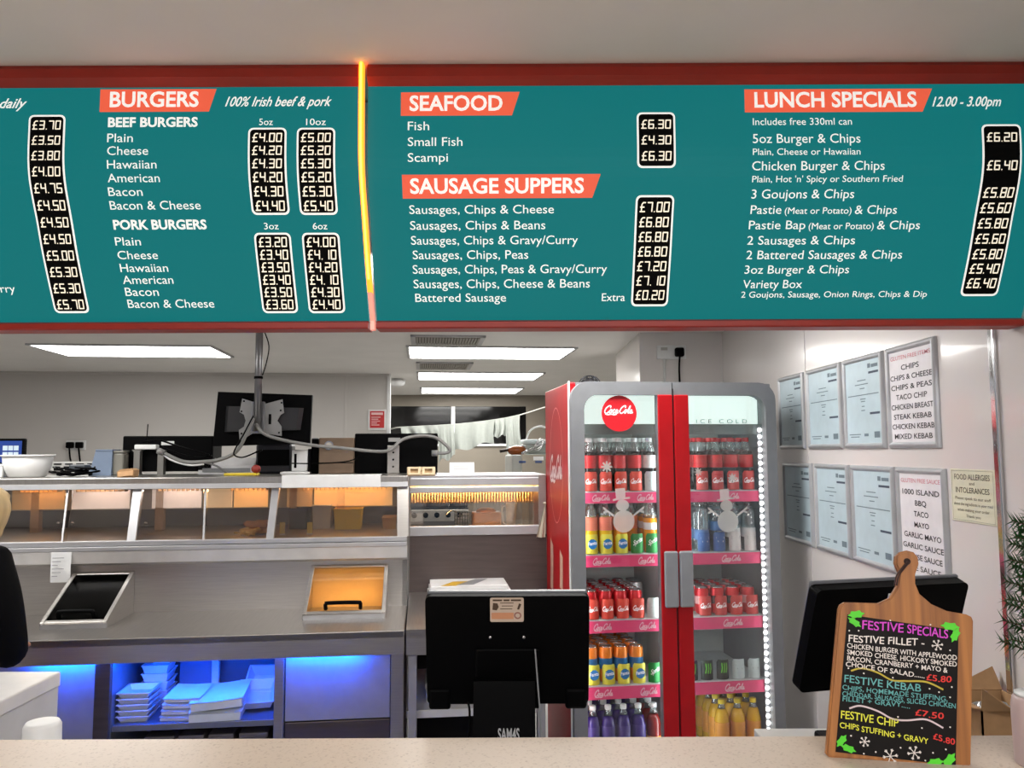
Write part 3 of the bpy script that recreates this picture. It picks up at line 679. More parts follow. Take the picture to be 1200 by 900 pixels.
watc = lambda: bottle('water_bottle', '', 'bottle', 'clear water bottles in the fridge', wat_l, wht_lab, cap_r, fill=.19, lz=(.06, .1))
fill('watb', lambda: bottle('water_bottle', '', 'bottle', 'clear water bottles in the fridge', wat_l, blu_lab, black_pl, fill=.19, lz=(.05, .095)), 'clear bottle with black cap', 1, RL, 1, 3, 'right')
fill('wat', wat, 'clear water bottle with blue label', 1, RL, 2, 3, 'right')
for li in (3, 4): fill('watc', watc, 'clear water bottle with red cap', 1, RL, li, 3, 'right')
cr = mat('red_can_print', (206, 24, 34), .3, .3); co = mat('orange_can_print', (238, 130, 24), .3, .2); cs = mat('silver_can_print', (200, 204, 204), .3, .5)
canr = lambda: can('drinks_can', '', 'red cola cans in the fridge', cr)
canz = lambda: can('drinks_can', '', 'red cola cans in the fridge', cr, band=mat('black_can_band', (60, 16, 18), .35))
canb = lambda: can('drinks_can', '', 'red cola cans in the fridge', cr, band=mat('pale_can_band', (226, 160, 160), .35))
cano = lambda: can('drinks_can', '', 'orange soda cans in the fridge', co, .15, band=mat('blue_can_band', (40, 110, 170), .35))
cans = lambda: can('drinks_can', '', 'silver cans in the fridge', cs)
for li in range(4): fill('canr', canr, 'red cola can', 2, LL, li, 5, 'left', dy=.07, y0=.1)
for r in (3, 4): place('cans', cans, LL[4], .1 + r * .07, SHELF[2], f'silver can, left door, can shelf, fifth lane, {ROWN[r]}')
for li in range(1, 5): fill('canb' if li in (1, 4) else 'canz', canb if li in (1, 4) else canz, 'red cola can with pale print' if li in (1, 4) else 'red cola can with dark band', 2, RL, li, 4, 'right', dy=.07, y0=.1)
for li in range(4): fill('cano', cano, 'tall orange soda can', 3, LL, li, 5, 'left', dy=.07, y0=.1)
pur = lambda: bottle('juice_bottle', '', 'bottle', 'dark purple bottles in the fridge', pur_l, pur_lab, cap_w, fill=.185, lz=(.06, .15))
redb = lambda: bottle('juice_bottle', '', 'bottle', 'dark red bottles in the fridge', rdl, amb_lab, cap_w, fill=.185, lz=(.05, .1))
yelb = lambda: bottle('juice_bottle', '', 'bottle', 'yellow capped bottles in the fridge', mat('amber_liquid', (224, 172, 30), .2), amb_lab, cap_y, fill=.19, lz=(.05, .14))
for li in range(4): fill('pur', pur, 'dark purple bottle with white cap', 4, LL, li, 5, 'left', dy=.075)
fill('redb', redb, 'dark red bottle with white cap', 4, LL, 4, 5, 'left', dy=.075)
for li in range(2, 5): fill('yelb', yelb, 'yellow capped amber bottle', 4, RL, li, 5, 'right', dy=.075)
# on top of the fridge and behind it
t = thing('wire_dome', 'dark ribbed wire dome lying on top of the fridge', 'dome', FG, (.13, .42, FTOP))
m = MB(); cx = FG.hit(691, 440, .42)[0]
OFF[t.name] = (cx, .42, FTOP); t.location = FG.p(cx, .42, FTOP)
m.lathe([(.062, 0), (.064, .012), (.058, .012), (.056, 0)], (cx, .42, FTOP), 20); m.build('rim', mat('dome_wire', (70, 70, 74), .5, .3), t)
m = MB()
for k in range(14):
    g = math.pi * 2 * k / 14
    m.tube([(cx + .06 * math.cos(g) * math.cos(R(a)), .42 + .06 * math.sin(g) * math.cos(R(a)), FTOP + .008 + .062 * math.sin(R(a))) for a in range(0, 91, 15)], .0022, 5)
m.build('ribs', MATS['dome_wire'], t)
MB().lathe([(.052, .004), (.05, .02), (.036, .045), (.012, .058), (0, .059)], (cx, .42, FTOP), 16).build('core', mat('dome_core', (48, 48, 52), .6), t)
# ================================================================ serving counter, left
CZ = .93; CF, CB = 3.09, 3.57
cuR = K.hit(474, 737, CF)[0]; cuL = -2.35
fzb = K.hit(200, 776, CF)[1]
PAN = 3.14
ku = lambda px, v, py=820: K.hit(px, py, v)[0]
kz = lambda py, v, px=250: K.hit(px, py, v)[1]
cn = thing('serving_counter', 'long stainless steel serving counter with blue lit base under the heated display', 'counter', K, ((cuL + cuR) / 2, 3.3, 0))
MB().box(cuL, cuR, CF, CB + .02, CZ - .03, CZ, .004).build('worktop', steel_h, cn)
MB().box(cuL, cuR, CF, CF + .015, fzb, CZ - .001, .003).build('fascia', steel, cn)
bz = kz(660, CB); sz_ = kz(643, CB)
MB().box(cuL, cuR, CB, CB + .02, CZ, bz).build('backsplash', steel, cn)
MB().prismu([(CB, bz), (CB - .03, bz + .012), (CB - .03, sz_), (CB + .02, sz_), (CB + .02, bz)], cuL, cuR).build('upper_ledge', mat('painted_lit_steel', (214, 212, 210), .3, .6), cn)  # steel coloured lighter here for the light the ledge catches
MB().box(cuL, cuR, CB, CB + .6, .06, CZ - .03).build('carcass_back', steel_d, cn)
MB().box(cuR - .02, cuR, CB, CB + .6, CZ - .03, sz_).box(cuR - .02, cuR, CB + .02, CB + .6, .06, CZ - .03).build('end_panel', alu, cn)
MB().box(cuL, cuR, CF + .03, CB, .0, .1).build('plinth', black_mt, cn)
nu0, nu1 = ku(132, PAN), ku(322, PAN)
def low(px0, px1, name, m, v0=PAN, v1=PAN + .02): return MB().box(ku(px0, PAN), ku(px1, PAN), v0, v1, .1, fzb + .03, .002).build(name, m, cn)
MB().box(cuL, ku(113, PAN), PAN, PAN + .02, .1, fzb + .03).build('base_panel', mat('satin_base_panel', (158, 156, 154), .45, .35), cn)
low(113, 131, 'post', steel_d, PAN - .025); low(322, 333, 'post', steel, PAN - .02); low(458, 473, 'post', steel, PAN - .02)
pz = kz(843, PAN, 400)
MB().box(ku(334, PAN), ku(457, PAN), PAN, PAN + .02, pz, fzb + .03, .002).build('base_panel', mat('satin_base_panel', (158, 156, 154), .45, .35), cn)
MB().box(ku(334, PAN), ku(457, PAN), PAN + .004, PAN + .02, .1, pz - .006, .002).build('base_panel', steel_d, cn)
nz = kz(846, PAN); ntop = fzb - .004
n_in = mat('niche_steel', (120, 124, 132), .4, .5)
MB().box(nu0, nu1, PAN, PAN + .4, nz - .022, nz, .002).build('niche_shelf', n_in, cn)
MB().box(nu0 - .012, nu0, PAN - .01, PAN + .4, .1, ntop + .03).build('niche_side', n_in, cn)
MB().box(nu1, nu1 + .012, PAN - .01, PAN + .4, .1, ntop + .03).build('niche_side', n_in, cn)
MB().box(nu0, nu1, PAN + .4, PAN + .41, .1, ntop + .03).build('niche_back', n_in, cn)
MB().box(nu0, nu1, PAN, PAN + .4, ntop + .02, ntop + .03).build('niche_roof', n_in, cn)
MB().box(nu0, nu1, PAN - .006, PAN + .004, ntop - .001, ntop + .006).build('led_strip', ledb, cn)
MB().box(ku(40, PAN), ku(111, PAN), CF + .017, CF + .024, fzb + .004, fzb + .01).build('led_strip', mat('blue_led_wash', (40, 130, 255), .5, emit=520, ecol=(6, 78, 255)), cn)
MB().box(ku(335, PAN), ku(425, PAN), CF + .017, CF + .024, fzb + .004, fzb + .01).build('led_strip', MATS['blue_led_wash'], cn)
# food trays inside the niche
tray_m = mat('tray_card', (206, 214, 222), .6); lid_m = mat('tray_lid', (222, 228, 232), .5)
def tray(name, label, u, v, z, w, d, h, group, rz=0, tilt=0, mm=None, wall=.004):
    t = thing(name, label, 'food tray', K, (0, 0, 0), group); q = .8
    m = MB()
    o1 = [(-w / 2 * q, -d / 2 * q), (w / 2 * q, -d / 2 * q), (w / 2 * q, d / 2 * q), (-w / 2 * q, d / 2 * q)]; o2 = [(a / q, b / q) for a, b in o1]
    vs = [(a, b, 0) for a, b in o1] + [(a, b, h) for a, b in o2] + [(a * .95, b * .95, h) for a, b in o2] + [(a * .95, b * .95, wall) for a, b in o1]
    fs = [(3, 2, 1, 0)] + [(i + k, (i + 1) % 4 + k, (i + 1) % 4 + k + 4, i + k + 4) for k in (0, 4, 8) for i in range(4)] + [(12, 13, 14, 15)]
    m.add(vs, fs).build('shell', mm or tray_m, t)
    m = MB().ring([(a * 1.04, b * 1.04) for a, b in o2], [(a * .94, b * .94) for a, b in o2], 0, .003)
    m2 = MB().add([(a, b, h - .003 + c) for a, c, b in m.v], m.f); m2.build('rim', lid_m, t)
    t.matrix_world = Matrix.Translation(K.p(u, v, z)) @ K.rot() @ Matrix.Rotation(R(rz), 4, 'Z') @ Matrix.Rotation(R(tilt), 4, 'X')
    return t
def carton(label, u, v, z, w, d, h, group, rz=0, tilt=0):
    t = thing('flat_carton', label, 'carton', K, (0, 0, 0), group)
    MB().box(-w / 2, w / 2, -d / 2, d / 2, 0, h, .003).build('base', tray_m, t)
    m = MB(); n = 6
    m.grid(lambda a, b: (-w / 2 * 1.02 + w * 1.04 * a, -d / 2 - .004 + d * 1.02 * b, h + .002 + .012 * b * (1 if a > 0 else 1) + .006 * abs(a - .5)), n, n)
    m.grid(lambda a, b: (-w / 2 * 1.02 + w * 1.04 * (1 - a), -d / 2 - .004 + d * 1.02 * b, h + .0005 + .012 * b + .006 * abs(a - .5)), n, n)
    m.build('lid', lid_m, t)
    t.matrix_world = Matrix.Translation(K.p(u, v, z)) @ K.rot() @ Matrix.Rotation(R(rz), 4, 'Z') @ Matrix.Rotation(R(tilt), 4, 'Y')
    return t
v_ = PAN + .09
u_ = ku(163, v_); SW = ['lowest', 'second', 'third', 'fourth', 'topmost']
for i in range(5): tray('food_tray', f'{SW[i]} tray of the front stack at the left of the blue lit shelf', u_, v_, nz + i * .021, .115, .13, .024, 'stacked trays on the blue lit shelf')
u_ = ku(186, v_ + .16)
for i in range(5): tray('food_tray', f'{SW[i]} tray of the tall stack behind at the left of the blue lit shelf', u_, v_ + .16, nz + i * .032, .1, .12, .036, 'stacked trays on the blue lit shelf')
u_ = ku(216, v_)
for i in range(4): carton(f'{["lowest","second","third","topmost"][i]} flat carton of the middle pile on the blue lit shelf', u_ + .004 * i, v_ + .01, nz + i * .022, .13, .15, .012, 'flat cartons on the blue lit shelf', -4)
u_ = ku(257, v_)
for i in range(2): carton(f'{["lower","upper wide lidded"][i]} carton of the pile right of the middle on the blue lit shelf', u_ + .006 * i, v_ + .01, nz + i * .043, .185, .2, .03, 'flat cartons on the blue lit shelf', 3, -4 * i)
u_ = ku(297, v_)
tray('food_tray', 'tilted tray leaning at the right end of the blue lit shelf', u_, v_ + .07, nz + .03, .13, .14, .04, 'stacked trays on the blue lit shelf', 8, 22)
tray('food_tray', 'open tray propped behind the tilted tray at the right end of the blue lit shelf', u_ + .004, v_ + .18, nz + .05, .12, .12, .05, 'stacked trays on the blue lit shelf', -6, 40)
MB_c = MB(); bu = ku(232, v_ + .28)
t = thing('upright_sleeve', 'tall blue lit sleeve standing at the back of the shelf', 'sleeve', K, (bu, v_ + .28, nz))
MB().box(bu - .075, bu + .075, v_ + .27, v_ + .29, nz, nz + .17, .004).build('sleeve', blue_gy, t)
MB().box(bu + .06, bu + .09, v_ + .24, v_ + .268, nz, nz + .17, .004).build('edge_flap', white_pl, t)
lowz = .12
for i, (px, w) in enumerate(((196, .1), (232, .085), (266, .085), (303, .1))):
    uu = ku(px, v_ + .1)
    t = thing('storage_tub', f'{["first","second","third","fourth"][i]} grey tub from the left below the blue lit shelf', 'tub', K, (uu, v_ + .1, .1), 'tubs below the blue lit shelf')
    MB().box(uu - w / 2, uu + w / 2, v_ + .02, v_ + .2, .1, nz - .1, .01).build('body', mat('dull_tub', (120, 112, 112), .5), t)
    MB().box(uu - w / 2 - .005, uu + w / 2 + .005, v_ + .015, v_ + .205, nz - .1, nz - .08, .005).build('lid', mat('dull_tub_lid', (96, 90, 92), .5), t)
# chip scuttles with slanted lids
def scuttle(name, label, bl, br, fl, fr_, ytop, lit):
    """pixel columns of the back and front ends of the slanted lid"""
    u0, v0 = K.hitz(fl, 738 if not lit else 727, CZ); u1 = K.hitz(fr_, 738 if not lit else 727, CZ)[0]
    zt = K.hit(bl, ytop, CB - .012)[1]; vb = CB - .002
    fh = .018
    t = thing(name, label, 'chip scuttle', K, ((u0 + u1) / 2, vb - .1, CZ), 'slant topped chip boxes on the steel counter')
    side = [(v0, CZ), (v0, CZ + fh), (vb, zt), (vb, CZ)]
    MB().prismu(side, u0, u0 + .004).build('side', steel, t); MB().prismu(side, u1 - .004, u1).build('side', steel, t)
    MB().box(u0, u1, v0, v0 + .004, CZ, CZ + fh).build('front_lip', alu, t)
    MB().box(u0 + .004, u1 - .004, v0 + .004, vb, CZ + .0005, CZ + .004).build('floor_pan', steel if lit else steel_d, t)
    d = Vector((0, vb - v0, zt - CZ - fh)); L = d.length; d.normalize(); nrm = Vector((0, -d.z, d.y))
    def sl(m): m.v = [tuple(Vector((a, v0, CZ + fh)) + d * b + nrm * c) for a, b, c in m.v]; return m
    w = .016
    sl(MB().box(u0, u0 + w, 0, L, -.002, .008, .002).box(u1 - w, u1, 0, L, -.002, .008, .002).box(u0 + w, u1 - w, 0, w, -.002, .008, .002).box(u0 + w, u1 - w, L - w, L, -.002, .008, .002)).build('lid_frame', steel, t)
    g = sl(MB().box(u0 + w, u1 - w, w, L - w, .001, .004)).build('lid_glass', glassmat('scuttle_smoked_glass', (58, 46, 40), refl=.02, rough=.2, fk=.12) if not lit else glassmat('scuttle_amber_glass', (255, 240, 214), refl=.1, fk=.3), t)
    c = (u0 + u1) / 2; hw = (u1 - u0) * (.26 if not lit else .21); o_ = -.006 if lit else 0
    hb = .03
    sl(MB().tube(smooth_line([(c + o_ - hw, hb, .003), (c + o_ - hw, hb + .002, .026), (c + o_ - hw + .01, hb + .004, .032), (c + o_ + hw - .01, hb + .004, .032), (c + o_ + hw, hb + .002, .026), (c + o_ + hw, hb, .003)], 3), .008, 8)).build('handle', black_pl, t)
    if lit:
        MB().box(u0 + .02, u1 - .02, v0 + .006, v0 + .016, CZ + .005, CZ + .012).build('heat_lamp', mat('scuttle_heat_lamp', (255, 190, 110), .5, emit=17, ecol=(255, 206, 140)), t)
        MB().box(u0 + .005, u1 - .005, vb - .006, vb - .002, CZ + .004, zt - .004).build('back_plate', mat('warm_gold_steel', (226, 204, 160), .4, .5), t)
    else:
        MB().box(u0 + .005, u1 - .005, vb - .006, vb - .002, CZ + .004, zt - .004).build('back_plate', black_mt, t)
        MB().box(u0 + .03, u1 - .03, vb - .14, vb - .09, CZ + .004, CZ + .07, .01).build('tray_insert', mat('dull_red_insert', (120, 46, 34), .5), t)
    return t
scuttle('chip_scuttle', 'dark empty chip scuttle with smoked lid left on the steel counter', 90, 158, 46, 121, 673, False)
scuttle('chip_scuttle', 'warm lit chip scuttle with black handle right on the steel counter', 368, 458, 354, 451, 664, True)
# paper slip
u0, z1 = K.hit(61, 647, CB - .033); u1, z0 = K.hit(83, 682, CB - .033)
t = thing('paper_slip', 'white order slip hanging over the steel edge near the staff member', 'paper', K, ((u0 + u1) / 2, CB - .033, z0))
MB().grid(lambda a, b: (u0 + (u1 - u0) * a, CB - .034 - .006 * math.sin(b * 2.5) * (1 - b) - .004, z0 + (z1 - z0) * b), 4, 8).grid(lambda a, b: (u0 + (u1 - u0) * (1 - a), CB - .0335 - .006 * math.sin(b * 2.5) * (1 - b) - .004, z0 + (z1 - z0) * b), 4, 8).build('sheet', white_pl, t)
m = MB()
for i in range(6):
    zz = z0 + (z1 - z0) * (.2 + .12 * i); m.box(u0 + .008, u0 + .03 + .012 * (i % 3), CB - .0462, CB - .0458, zz, zz + .003)
m.build('print', mat('faint_print', (150, 150, 155), .6), t)

# ================================================================ heated display A
CT = K.hit(240, 559, 3.64)[1]; SILL = sz_
ca = thing('heated_display', 'long glass fronted heated food display on the steel counter', 'heated display', K, (-1.2, 3.9, SILL))
V0, V1, VB = CB - .02, 3.64, 4.3
MB().box(cuL, cuR, V1 - .01, VB, CT - .03, CT, .004).build('top', steel_h, ca)
tz_ = kz(572, V1)
MB().prismu([(V1 - .012, CT - .028), (V1 - .016, tz_), (V1 + .03, tz_ - .004), (V1 + .03, CT - .028)], cuL, cuR).build('top_rail', alu, ca)
gz_ = kz(632, V0)
MB().box(cuL, cuR, V0 - .012, V0 + .03, SILL, SILL + (gz_ - SILL) * .45, .003).box(cuL, cuR, V0 - .004, V0 + .03, SILL + (gz_ - SILL) * .5, gz_, .003).build('sill_rail', alu, ca)
MB().box(cuL, cuR, V0 + .02, VB, SILL, gz_ - .006).build('deck', mat('display_deck', (150, 140, 128), .35, .6), ca)
def slantbox(pxt, pxb, wpx, name, m, th=.03, off=0):
    a0 = K.hit(pxt - wpx / 2, 572, V1)[0]; a1 = K.hit(pxt + wpx / 2, 572, V1)[0]; b0 = K.hit(pxb - wpx / 2, 632, V0)[0]; b1 = K.hit(pxb + wpx / 2, 632, V0)[0]
    vs = [(b0, V0 + off, gz_), (b1, V0 + off, gz_), (b1, V0 + off + th, gz_), (b0, V0 + off + th, gz_), (a0, V1 + off, tz_), (a1, V1 + off, tz_), (a1, V1 + off + th, tz_), (a0, V1 + off + th, tz_)]
    return MB().add(vs, [(3, 2, 1, 0), (4, 5, 6, 7), (0, 1, 5, 4), (1, 2, 6, 5), (2, 3, 7, 6), (3, 0, 4, 7)]).build(name, m, ca)
slantbox(161, 153.5, 10, 'post', alu); slantbox(323, 316, 8.5, 'post', alu); slantbox(472, 472, 13, 'post', steel)
slantbox(-75, -90, 10, 'post', alu)
gl_m = glassmat('display_glass', (236, 232, 228), refl=.3)
for a, b in (((4, -6), (76, 69)), ((85, 76), (156, 149)), ((167, 159), (238, 236)), ((243, 240), (318, 312)), ((328, 321), (465, 466))):
    a0, b0 = K.hit(a[0], 572, V1)[0], K.hit(a[1], 632, V0)[0]; a1, b1 = K.hit(b[0], 572, V1)[0], K.hit(b[1], 632, V0)[0]; th = .006; off = .01
    vs = [(b0, V0 + off, gz_), (b1, V0 + off, gz_), (b1, V0 + off + th, gz_), (b0, V0 + off + th, gz_), (a0, V1 + off, tz_), (a1, V1 + off, tz_), (a1, V1 + off + th, tz_), (a0, V1 + off + th, tz_)]
    MB().add(vs, [(3, 2, 1, 0), (4, 5, 6, 7), (0, 1, 5, 4), (1, 2, 6, 5), (2, 3, 7, 6), (3, 0, 4, 7)]).build('glass_pane', gl_m, ca)
slantbox(240.5, 238, 2.2, 'pane_seam', alu, .006, .004); slantbox(79, 72, 2, 'pane_seam', alu, .006, .004)
# inside: upper lamp housing, back doors, partitions
iz = kz(596, VB - .02)
MB().box(cuL, cuR - .02, VB - .02, VB, SILL, iz).build('back_doors', mat('dull_back_door', (92, 90, 90), .3, .5), ca)
MB().box(cuL, cuR - .02, VB - .02, VB, iz, CT - .03).build('back_header', mat('cream_back_header', (206, 196, 184), .4), ca)
for p0, p1, mm_ in ((14, 76, mat('tan_painted_glow', (196, 158, 112), .5, emit=.42, ecol=(226, 176, 116))), (84, 152, mat('white_painted_glow', (236, 226, 220), .5, emit=.72, ecol=(255, 238, 228))), (178, 236, MATS['white_painted_glow']), (242, 272, mat('cream_painted_glow', (230, 206, 176), .5, emit=.62, ecol=(255, 218, 170))), (274, 314, mat('amber_painted_glow', (226, 176, 110), .5, emit=.7, ecol=(255, 206, 134))), (336, 366, MATS['tan_painted_glow']), (368, 460, MATS['amber_painted_glow'])):  # gantry fronts glow by themselves, standing in for lamplight on them
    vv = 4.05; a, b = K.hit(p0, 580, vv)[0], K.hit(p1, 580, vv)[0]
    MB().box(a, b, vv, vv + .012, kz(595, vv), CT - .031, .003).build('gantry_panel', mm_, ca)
for i, (p0, p1, m_) in enumerate(((20, 70, heatm), (86, 148, mat('cool_display_lamp', (250, 240, 235), .5, emit=26, ecol=(255, 236, 226))), (182, 238, MATS['cool_display_lamp']), (268, 314, heatm), (352, 455, heatm))):
    vv = 3.95; a, b = K.hit(p0, 580, vv)[0], K.hit(p1, 580, vv)[0]
    MB().box(a, b, vv, vv + .05, CT - .05, CT - .031, .003).build('lamp_housing', alu, ca)
    MB().tube([(a + .01, vv + .025, CT - .058), (b - .01, vv + .025, CT - .058)], .007, 8).build('lamp_tube', m_, ca)
    m = MB(); n = max(4, int((b - a) / .02))
    for k in range(n): x = a + (b - a) * (k + .5) / n; m.box(x - .0015, x + .0015, vv + .002, vv + .05, CT - .075, CT - .05)
    m.build('lamp_guard', mat('warm_wire_guard', (216, 176, 120), .3, .7), ca)
for px in (46, 190, 345, 400):
    a = K.hit(px, 610, 4.1)[0]; MB().box(a - .02, a + .02, 4.05, 4.09, gz_ - .006, CT - .031, .002).build('partition', mat('tan_partition', (176, 142, 104), .4, .3), ca)
m = MB().ball((K.hit(61, 613, 4.2)[0], VB - .03, kz(613, VB - .03, 61)), .011); m.build('door_knob', chrome, ca)
for px in (171, 85): MB().ball((K.hit(px, 613, VB - .03)[0], VB - .03, kz(613, VB - .03, px)), .012).build('door_knob', chrome, ca)
a0, z1 = K.hit(330, 556, V1 - .03); a1, z0 = K.hit(446, 571, V1 - .03)
MB().box(a0, a1, V1 - .03, V1 - .018, z0, CT + .004, .003).box(a0, a1, V1 - .03, V1 + .09, CT, CT + .005, .002).build('cover_strip', white_pl, ca)['label'] = 'white cover strip over the right hand glass'
# food and tools inside
fish_m = mat('golden_batter', (222, 150, 70), .6, var=.14, scale=60, bump=.6)
for i, (px, py, l, rz) in enumerate(((296, 625, .1, 20), (306, 624, .11, -8), (300, 615, .1, 4), (309, 614, .09, -20))):
    dz = gz_ - .006 + (.016 if i < 2 else .046); vv = 3.8 + .02 * (i % 2)
    uu = K.hit(px, py, vv)[0]
    t = thing('battered_sausage', f'{["lower left","lower right","upper left","upper right"][i]} golden battered sausage in the warm display', 'sausage', K, (uu, vv, dz - .016), 'battered sausages in the heated display')
    M = Matrix.Translation((uu, vv, dz)) @ Matrix.Rotation(R(rz), 4, 'Z')
    m = MB(); prof = [(-.5, 0.003), (-.48, .01), (-.4, .0155), (-.1, .0165), (.2, .0155), (.4, .015), (.48, .01), (.5, .003)]
    m.tube([tuple(M @ Vector((a * l, 0, .004 * math.sin(a * 9)))) for a, r_ in prof], [r_ for a, r_ in prof], 12)
    m.build('batter', fish_m, t)
    m = MB()
    for e in (-.5, .5):
        c = M @ Vector((e * l, 0, .004 * math.sin(e * 9))); m.ball(tuple(c), .0075, n=8)
    m.build('tip', mat('dark_batter', (170, 96, 44), .7), t)
uu = K.hit(290, 627, 3.75)[0]
t = thing('chip_pile', 'small heap of pale chips beside the battered sausages', 'chips', K, (uu, 3.75, gz_ - .006)); t['kind'] = 'stuff'
m = MB()
for i in range(26):
    a = (uu + rnd.uniform(-.035, .035), 3.75 + rnd.uniform(-.03, .03), gz_ + .002 + rnd.uniform(0, .02)); g = rnd.uniform(0, 3.14)
    m.box(-.022, .022, -.004, .004, -.004, .004, .001, Matrix.Translation(a) @ Matrix.Rotation(g, 4, 'Z') @ Matrix.Rotation(rnd.uniform(-.4, .4), 4, 'Y'))
m.build('chips', mat('pale_chip', (236, 196, 110), .6), t)
def tub(label, px0, px1, ytop, v, m_, name='plastic_tub', taper=.9, d=.12, cat='tub'):
    a, zt = K.hit(px0, ytop, v); b = K.hit(px1, ytop, v)[0]; z = gz_ - .006; c = (a + b) / 2; h = zt - z; w = (b - a) / 2
    t = thing(name, label, cat, K, (c, v + d / 2, z)); q = taper; e = .004
    m = MB(); ob = [(c - w * q, v + .01), (c + w * q, v + .01), (c + w * q, v + d - .01), (c - w * q, v + d - .01)]; ot = [(c - w, v), (c + w, v), (c + w, v + d), (c - w, v + d)]
    it = [(c + (x - c) * .94, v + d / 2 + (y - v - d / 2) * .94) for x, y in ot]; ib = [(c + (x - c) * .94, v + d / 2 + (y - v - d / 2) * .94) for x, y in ob]
    vs = [(x, y, z) for x, y in ob] + [(x, y, zt) for x, y in ot] + [(x, y, zt) for x, y in it] + [(x, y, z + e) for x, y in ib]
    m.add(vs, [(3, 2, 1, 0)] + [(i + k, (i + 1) % 4 + k, (i + 1) % 4 + k + 4, i + k + 4) for k in (0, 4, 8) for i in range(4)] + [(12, 13, 14, 15)]).build('tub', m_, t)
    MB().box(c - w - .004, c + w + .004, v - .005, v, zt - .008, zt, .002).box(c - w - .004, c + w + .004, v + d, v + d + .005, zt - .008, zt, .002).build('rim', m_, t)
    return t
tub('bright yellow tub inside the right section of the display', 391, 424, 596, 3.95, mat('bright_yellow_plastic', (244, 214, 20), .4))
tub('clear grey tub left of the yellow tub inside the display', 366, 388, 592, 4.0, mat('pale_grey_tub', (190, 190, 186), .4))
tub('dark roasting tin at the left end of the right display section', 338, 360, 596, 4.0, mat('dark_tin', (70, 64, 58), .4, .6))
tub('amber pan at the right end of the display', 448, 464, 606, 3.95, mat('amber_pan', (190, 140, 70), .4, .4))
for px, ya, lab in ((331, 612, 'left'), (363, 612, 'right')):
    vv = 3.75; uu, zz = K.hit(px, ya, vv)
    t = thing('price_card', f'yellow edged card standing on the {lab} in the display section with the yellow tub', 'card', K, (uu, vv, gz_ - .006))
    MB().box(uu - .012, uu + .012, vv, vv + .003, gz_ - .006, zz, .001).build('card', mat('dull_yellow_card', (206, 176, 60), .5), t)
    MB().box(uu - .014, uu + .014, vv - .006, vv + .012, gz_ - .006, gz_ + .0, .001).build('foot', alu, t)
# ================================================================ right counter and second display
c2L, c2R = cuR + .006, .5
VB2 = K.hitz(560, 697, CZ)[1]
VB2 = min(max(VB2, 3.9), 4.15)
c2 = thing('serving_counter', 'short stainless steel counter behind the central till screen', 'counter', K, ((c2L + c2R) / 2, 3.5, 0))
c2X = K.hit(647, 660, VB2)[0]
MB().prismz([(c2L, CF), (c2R, CF), (c2R + .08, VB2 + .02), (c2L, VB2 + .02)], CZ - .03, CZ).build('worktop', steel_h, c2)
MB().box(c2L, c2R, CF, CF + .015, kz(768, CF, 490), CZ - .001, .003).build('fascia', steel, c2)
MB().box(c2L + .01, c2L + .04, CF + .03, CF + .07, 0, CZ - .03).box(c2L + .01, c2L + .04, VB2 - .1, VB2 - .06, 0, CZ - .03).build('leg', alu, c2)
MB().box(c2R - .05, c2R - .02, CF + .03, CF + .07, 0, CZ - .03).box(c2R - .05, c2R - .02, VB2 - .1, VB2 - .06, 0, CZ - .03).build('leg', alu, c2)
wz = kz(822, 3.3, 520)
MB().box(c2L + .0, c2R - .02, 3.2, VB2 - .1, wz - .03, wz, .003).build('under_shelf', white_pl, c2)
MB().box(c2L, c2R, VB2, VB2 + .02, 0, CZ - .03).build('back_panel', black_mt, c2)
b2s = kz(627, VB2, 560)
MB().box(c2L, c2X, VB2, VB2 + .02, CZ, b2s).build('backsplash', steel_d, c2)
uu = ku(505, 3.4, 790)
t = thing('white_box', 'white box on the shelf under the right steel counter', 'box', K, (uu + .05, 3.4, wz))
MB().box(uu - .02, uu + .2, 3.3, 3.5, wz, wz + .07, .003).build('body', white_pl, t); MB().box(uu - .024, uu + .204, 3.296, 3.504, wz + .05, wz + .074, .003).build('lid', grey_lt, t)
# papers on the right counter
u0, z1 = K.hit(501, 684, 3.75); u1 = K.hit(600, 684, 3.75)[0]
ylw = mat('yellow_print', (214, 170, 40), .5)
for i in range(3):
    t = thing('menu_leaflet', f'{["lowest","middle","topmost"][i]} printed white leaflet box piled behind the till screen', 'leaflet', K, ((u0 + u1) / 2, 3.8, CZ + .02 * i), 'leaflet boxes behind the till')
    e = .006 * i
    MB().box(u0 + e, u1 - e * 2, 3.68 + e, 3.92, CZ + .02 * i, CZ + .02 * i + .019, .002).build('box', white_pl, t)
    zz = CZ + .02 * i + .0192
    a = u0 + (u1 - u0) * .15
    if i == 2:
        MB().add([(a, 3.7, zz), (a + .07, 3.7, zz), (a + .13, 3.82, zz), (a + .06, 3.82, zz)], [(0, 1, 2, 3)]).build('yellow_panel', ylw, t)
        MB().add([(a + .07, 3.72, zz + .0002), (a + .15, 3.72, zz + .0002), (a + .23, 3.88, zz + .0002), (a + .17, 3.88, zz + .0002)], [(0, 1, 2, 3)]).build('grey_panel', grey_pl, t)
    else: MB().box(u0 + .02, u1 - .06, 3.678 + e, 3.68 + e, CZ + .02 * i + .005, CZ + .02 * i + .012).build('side_print', ylw, t)
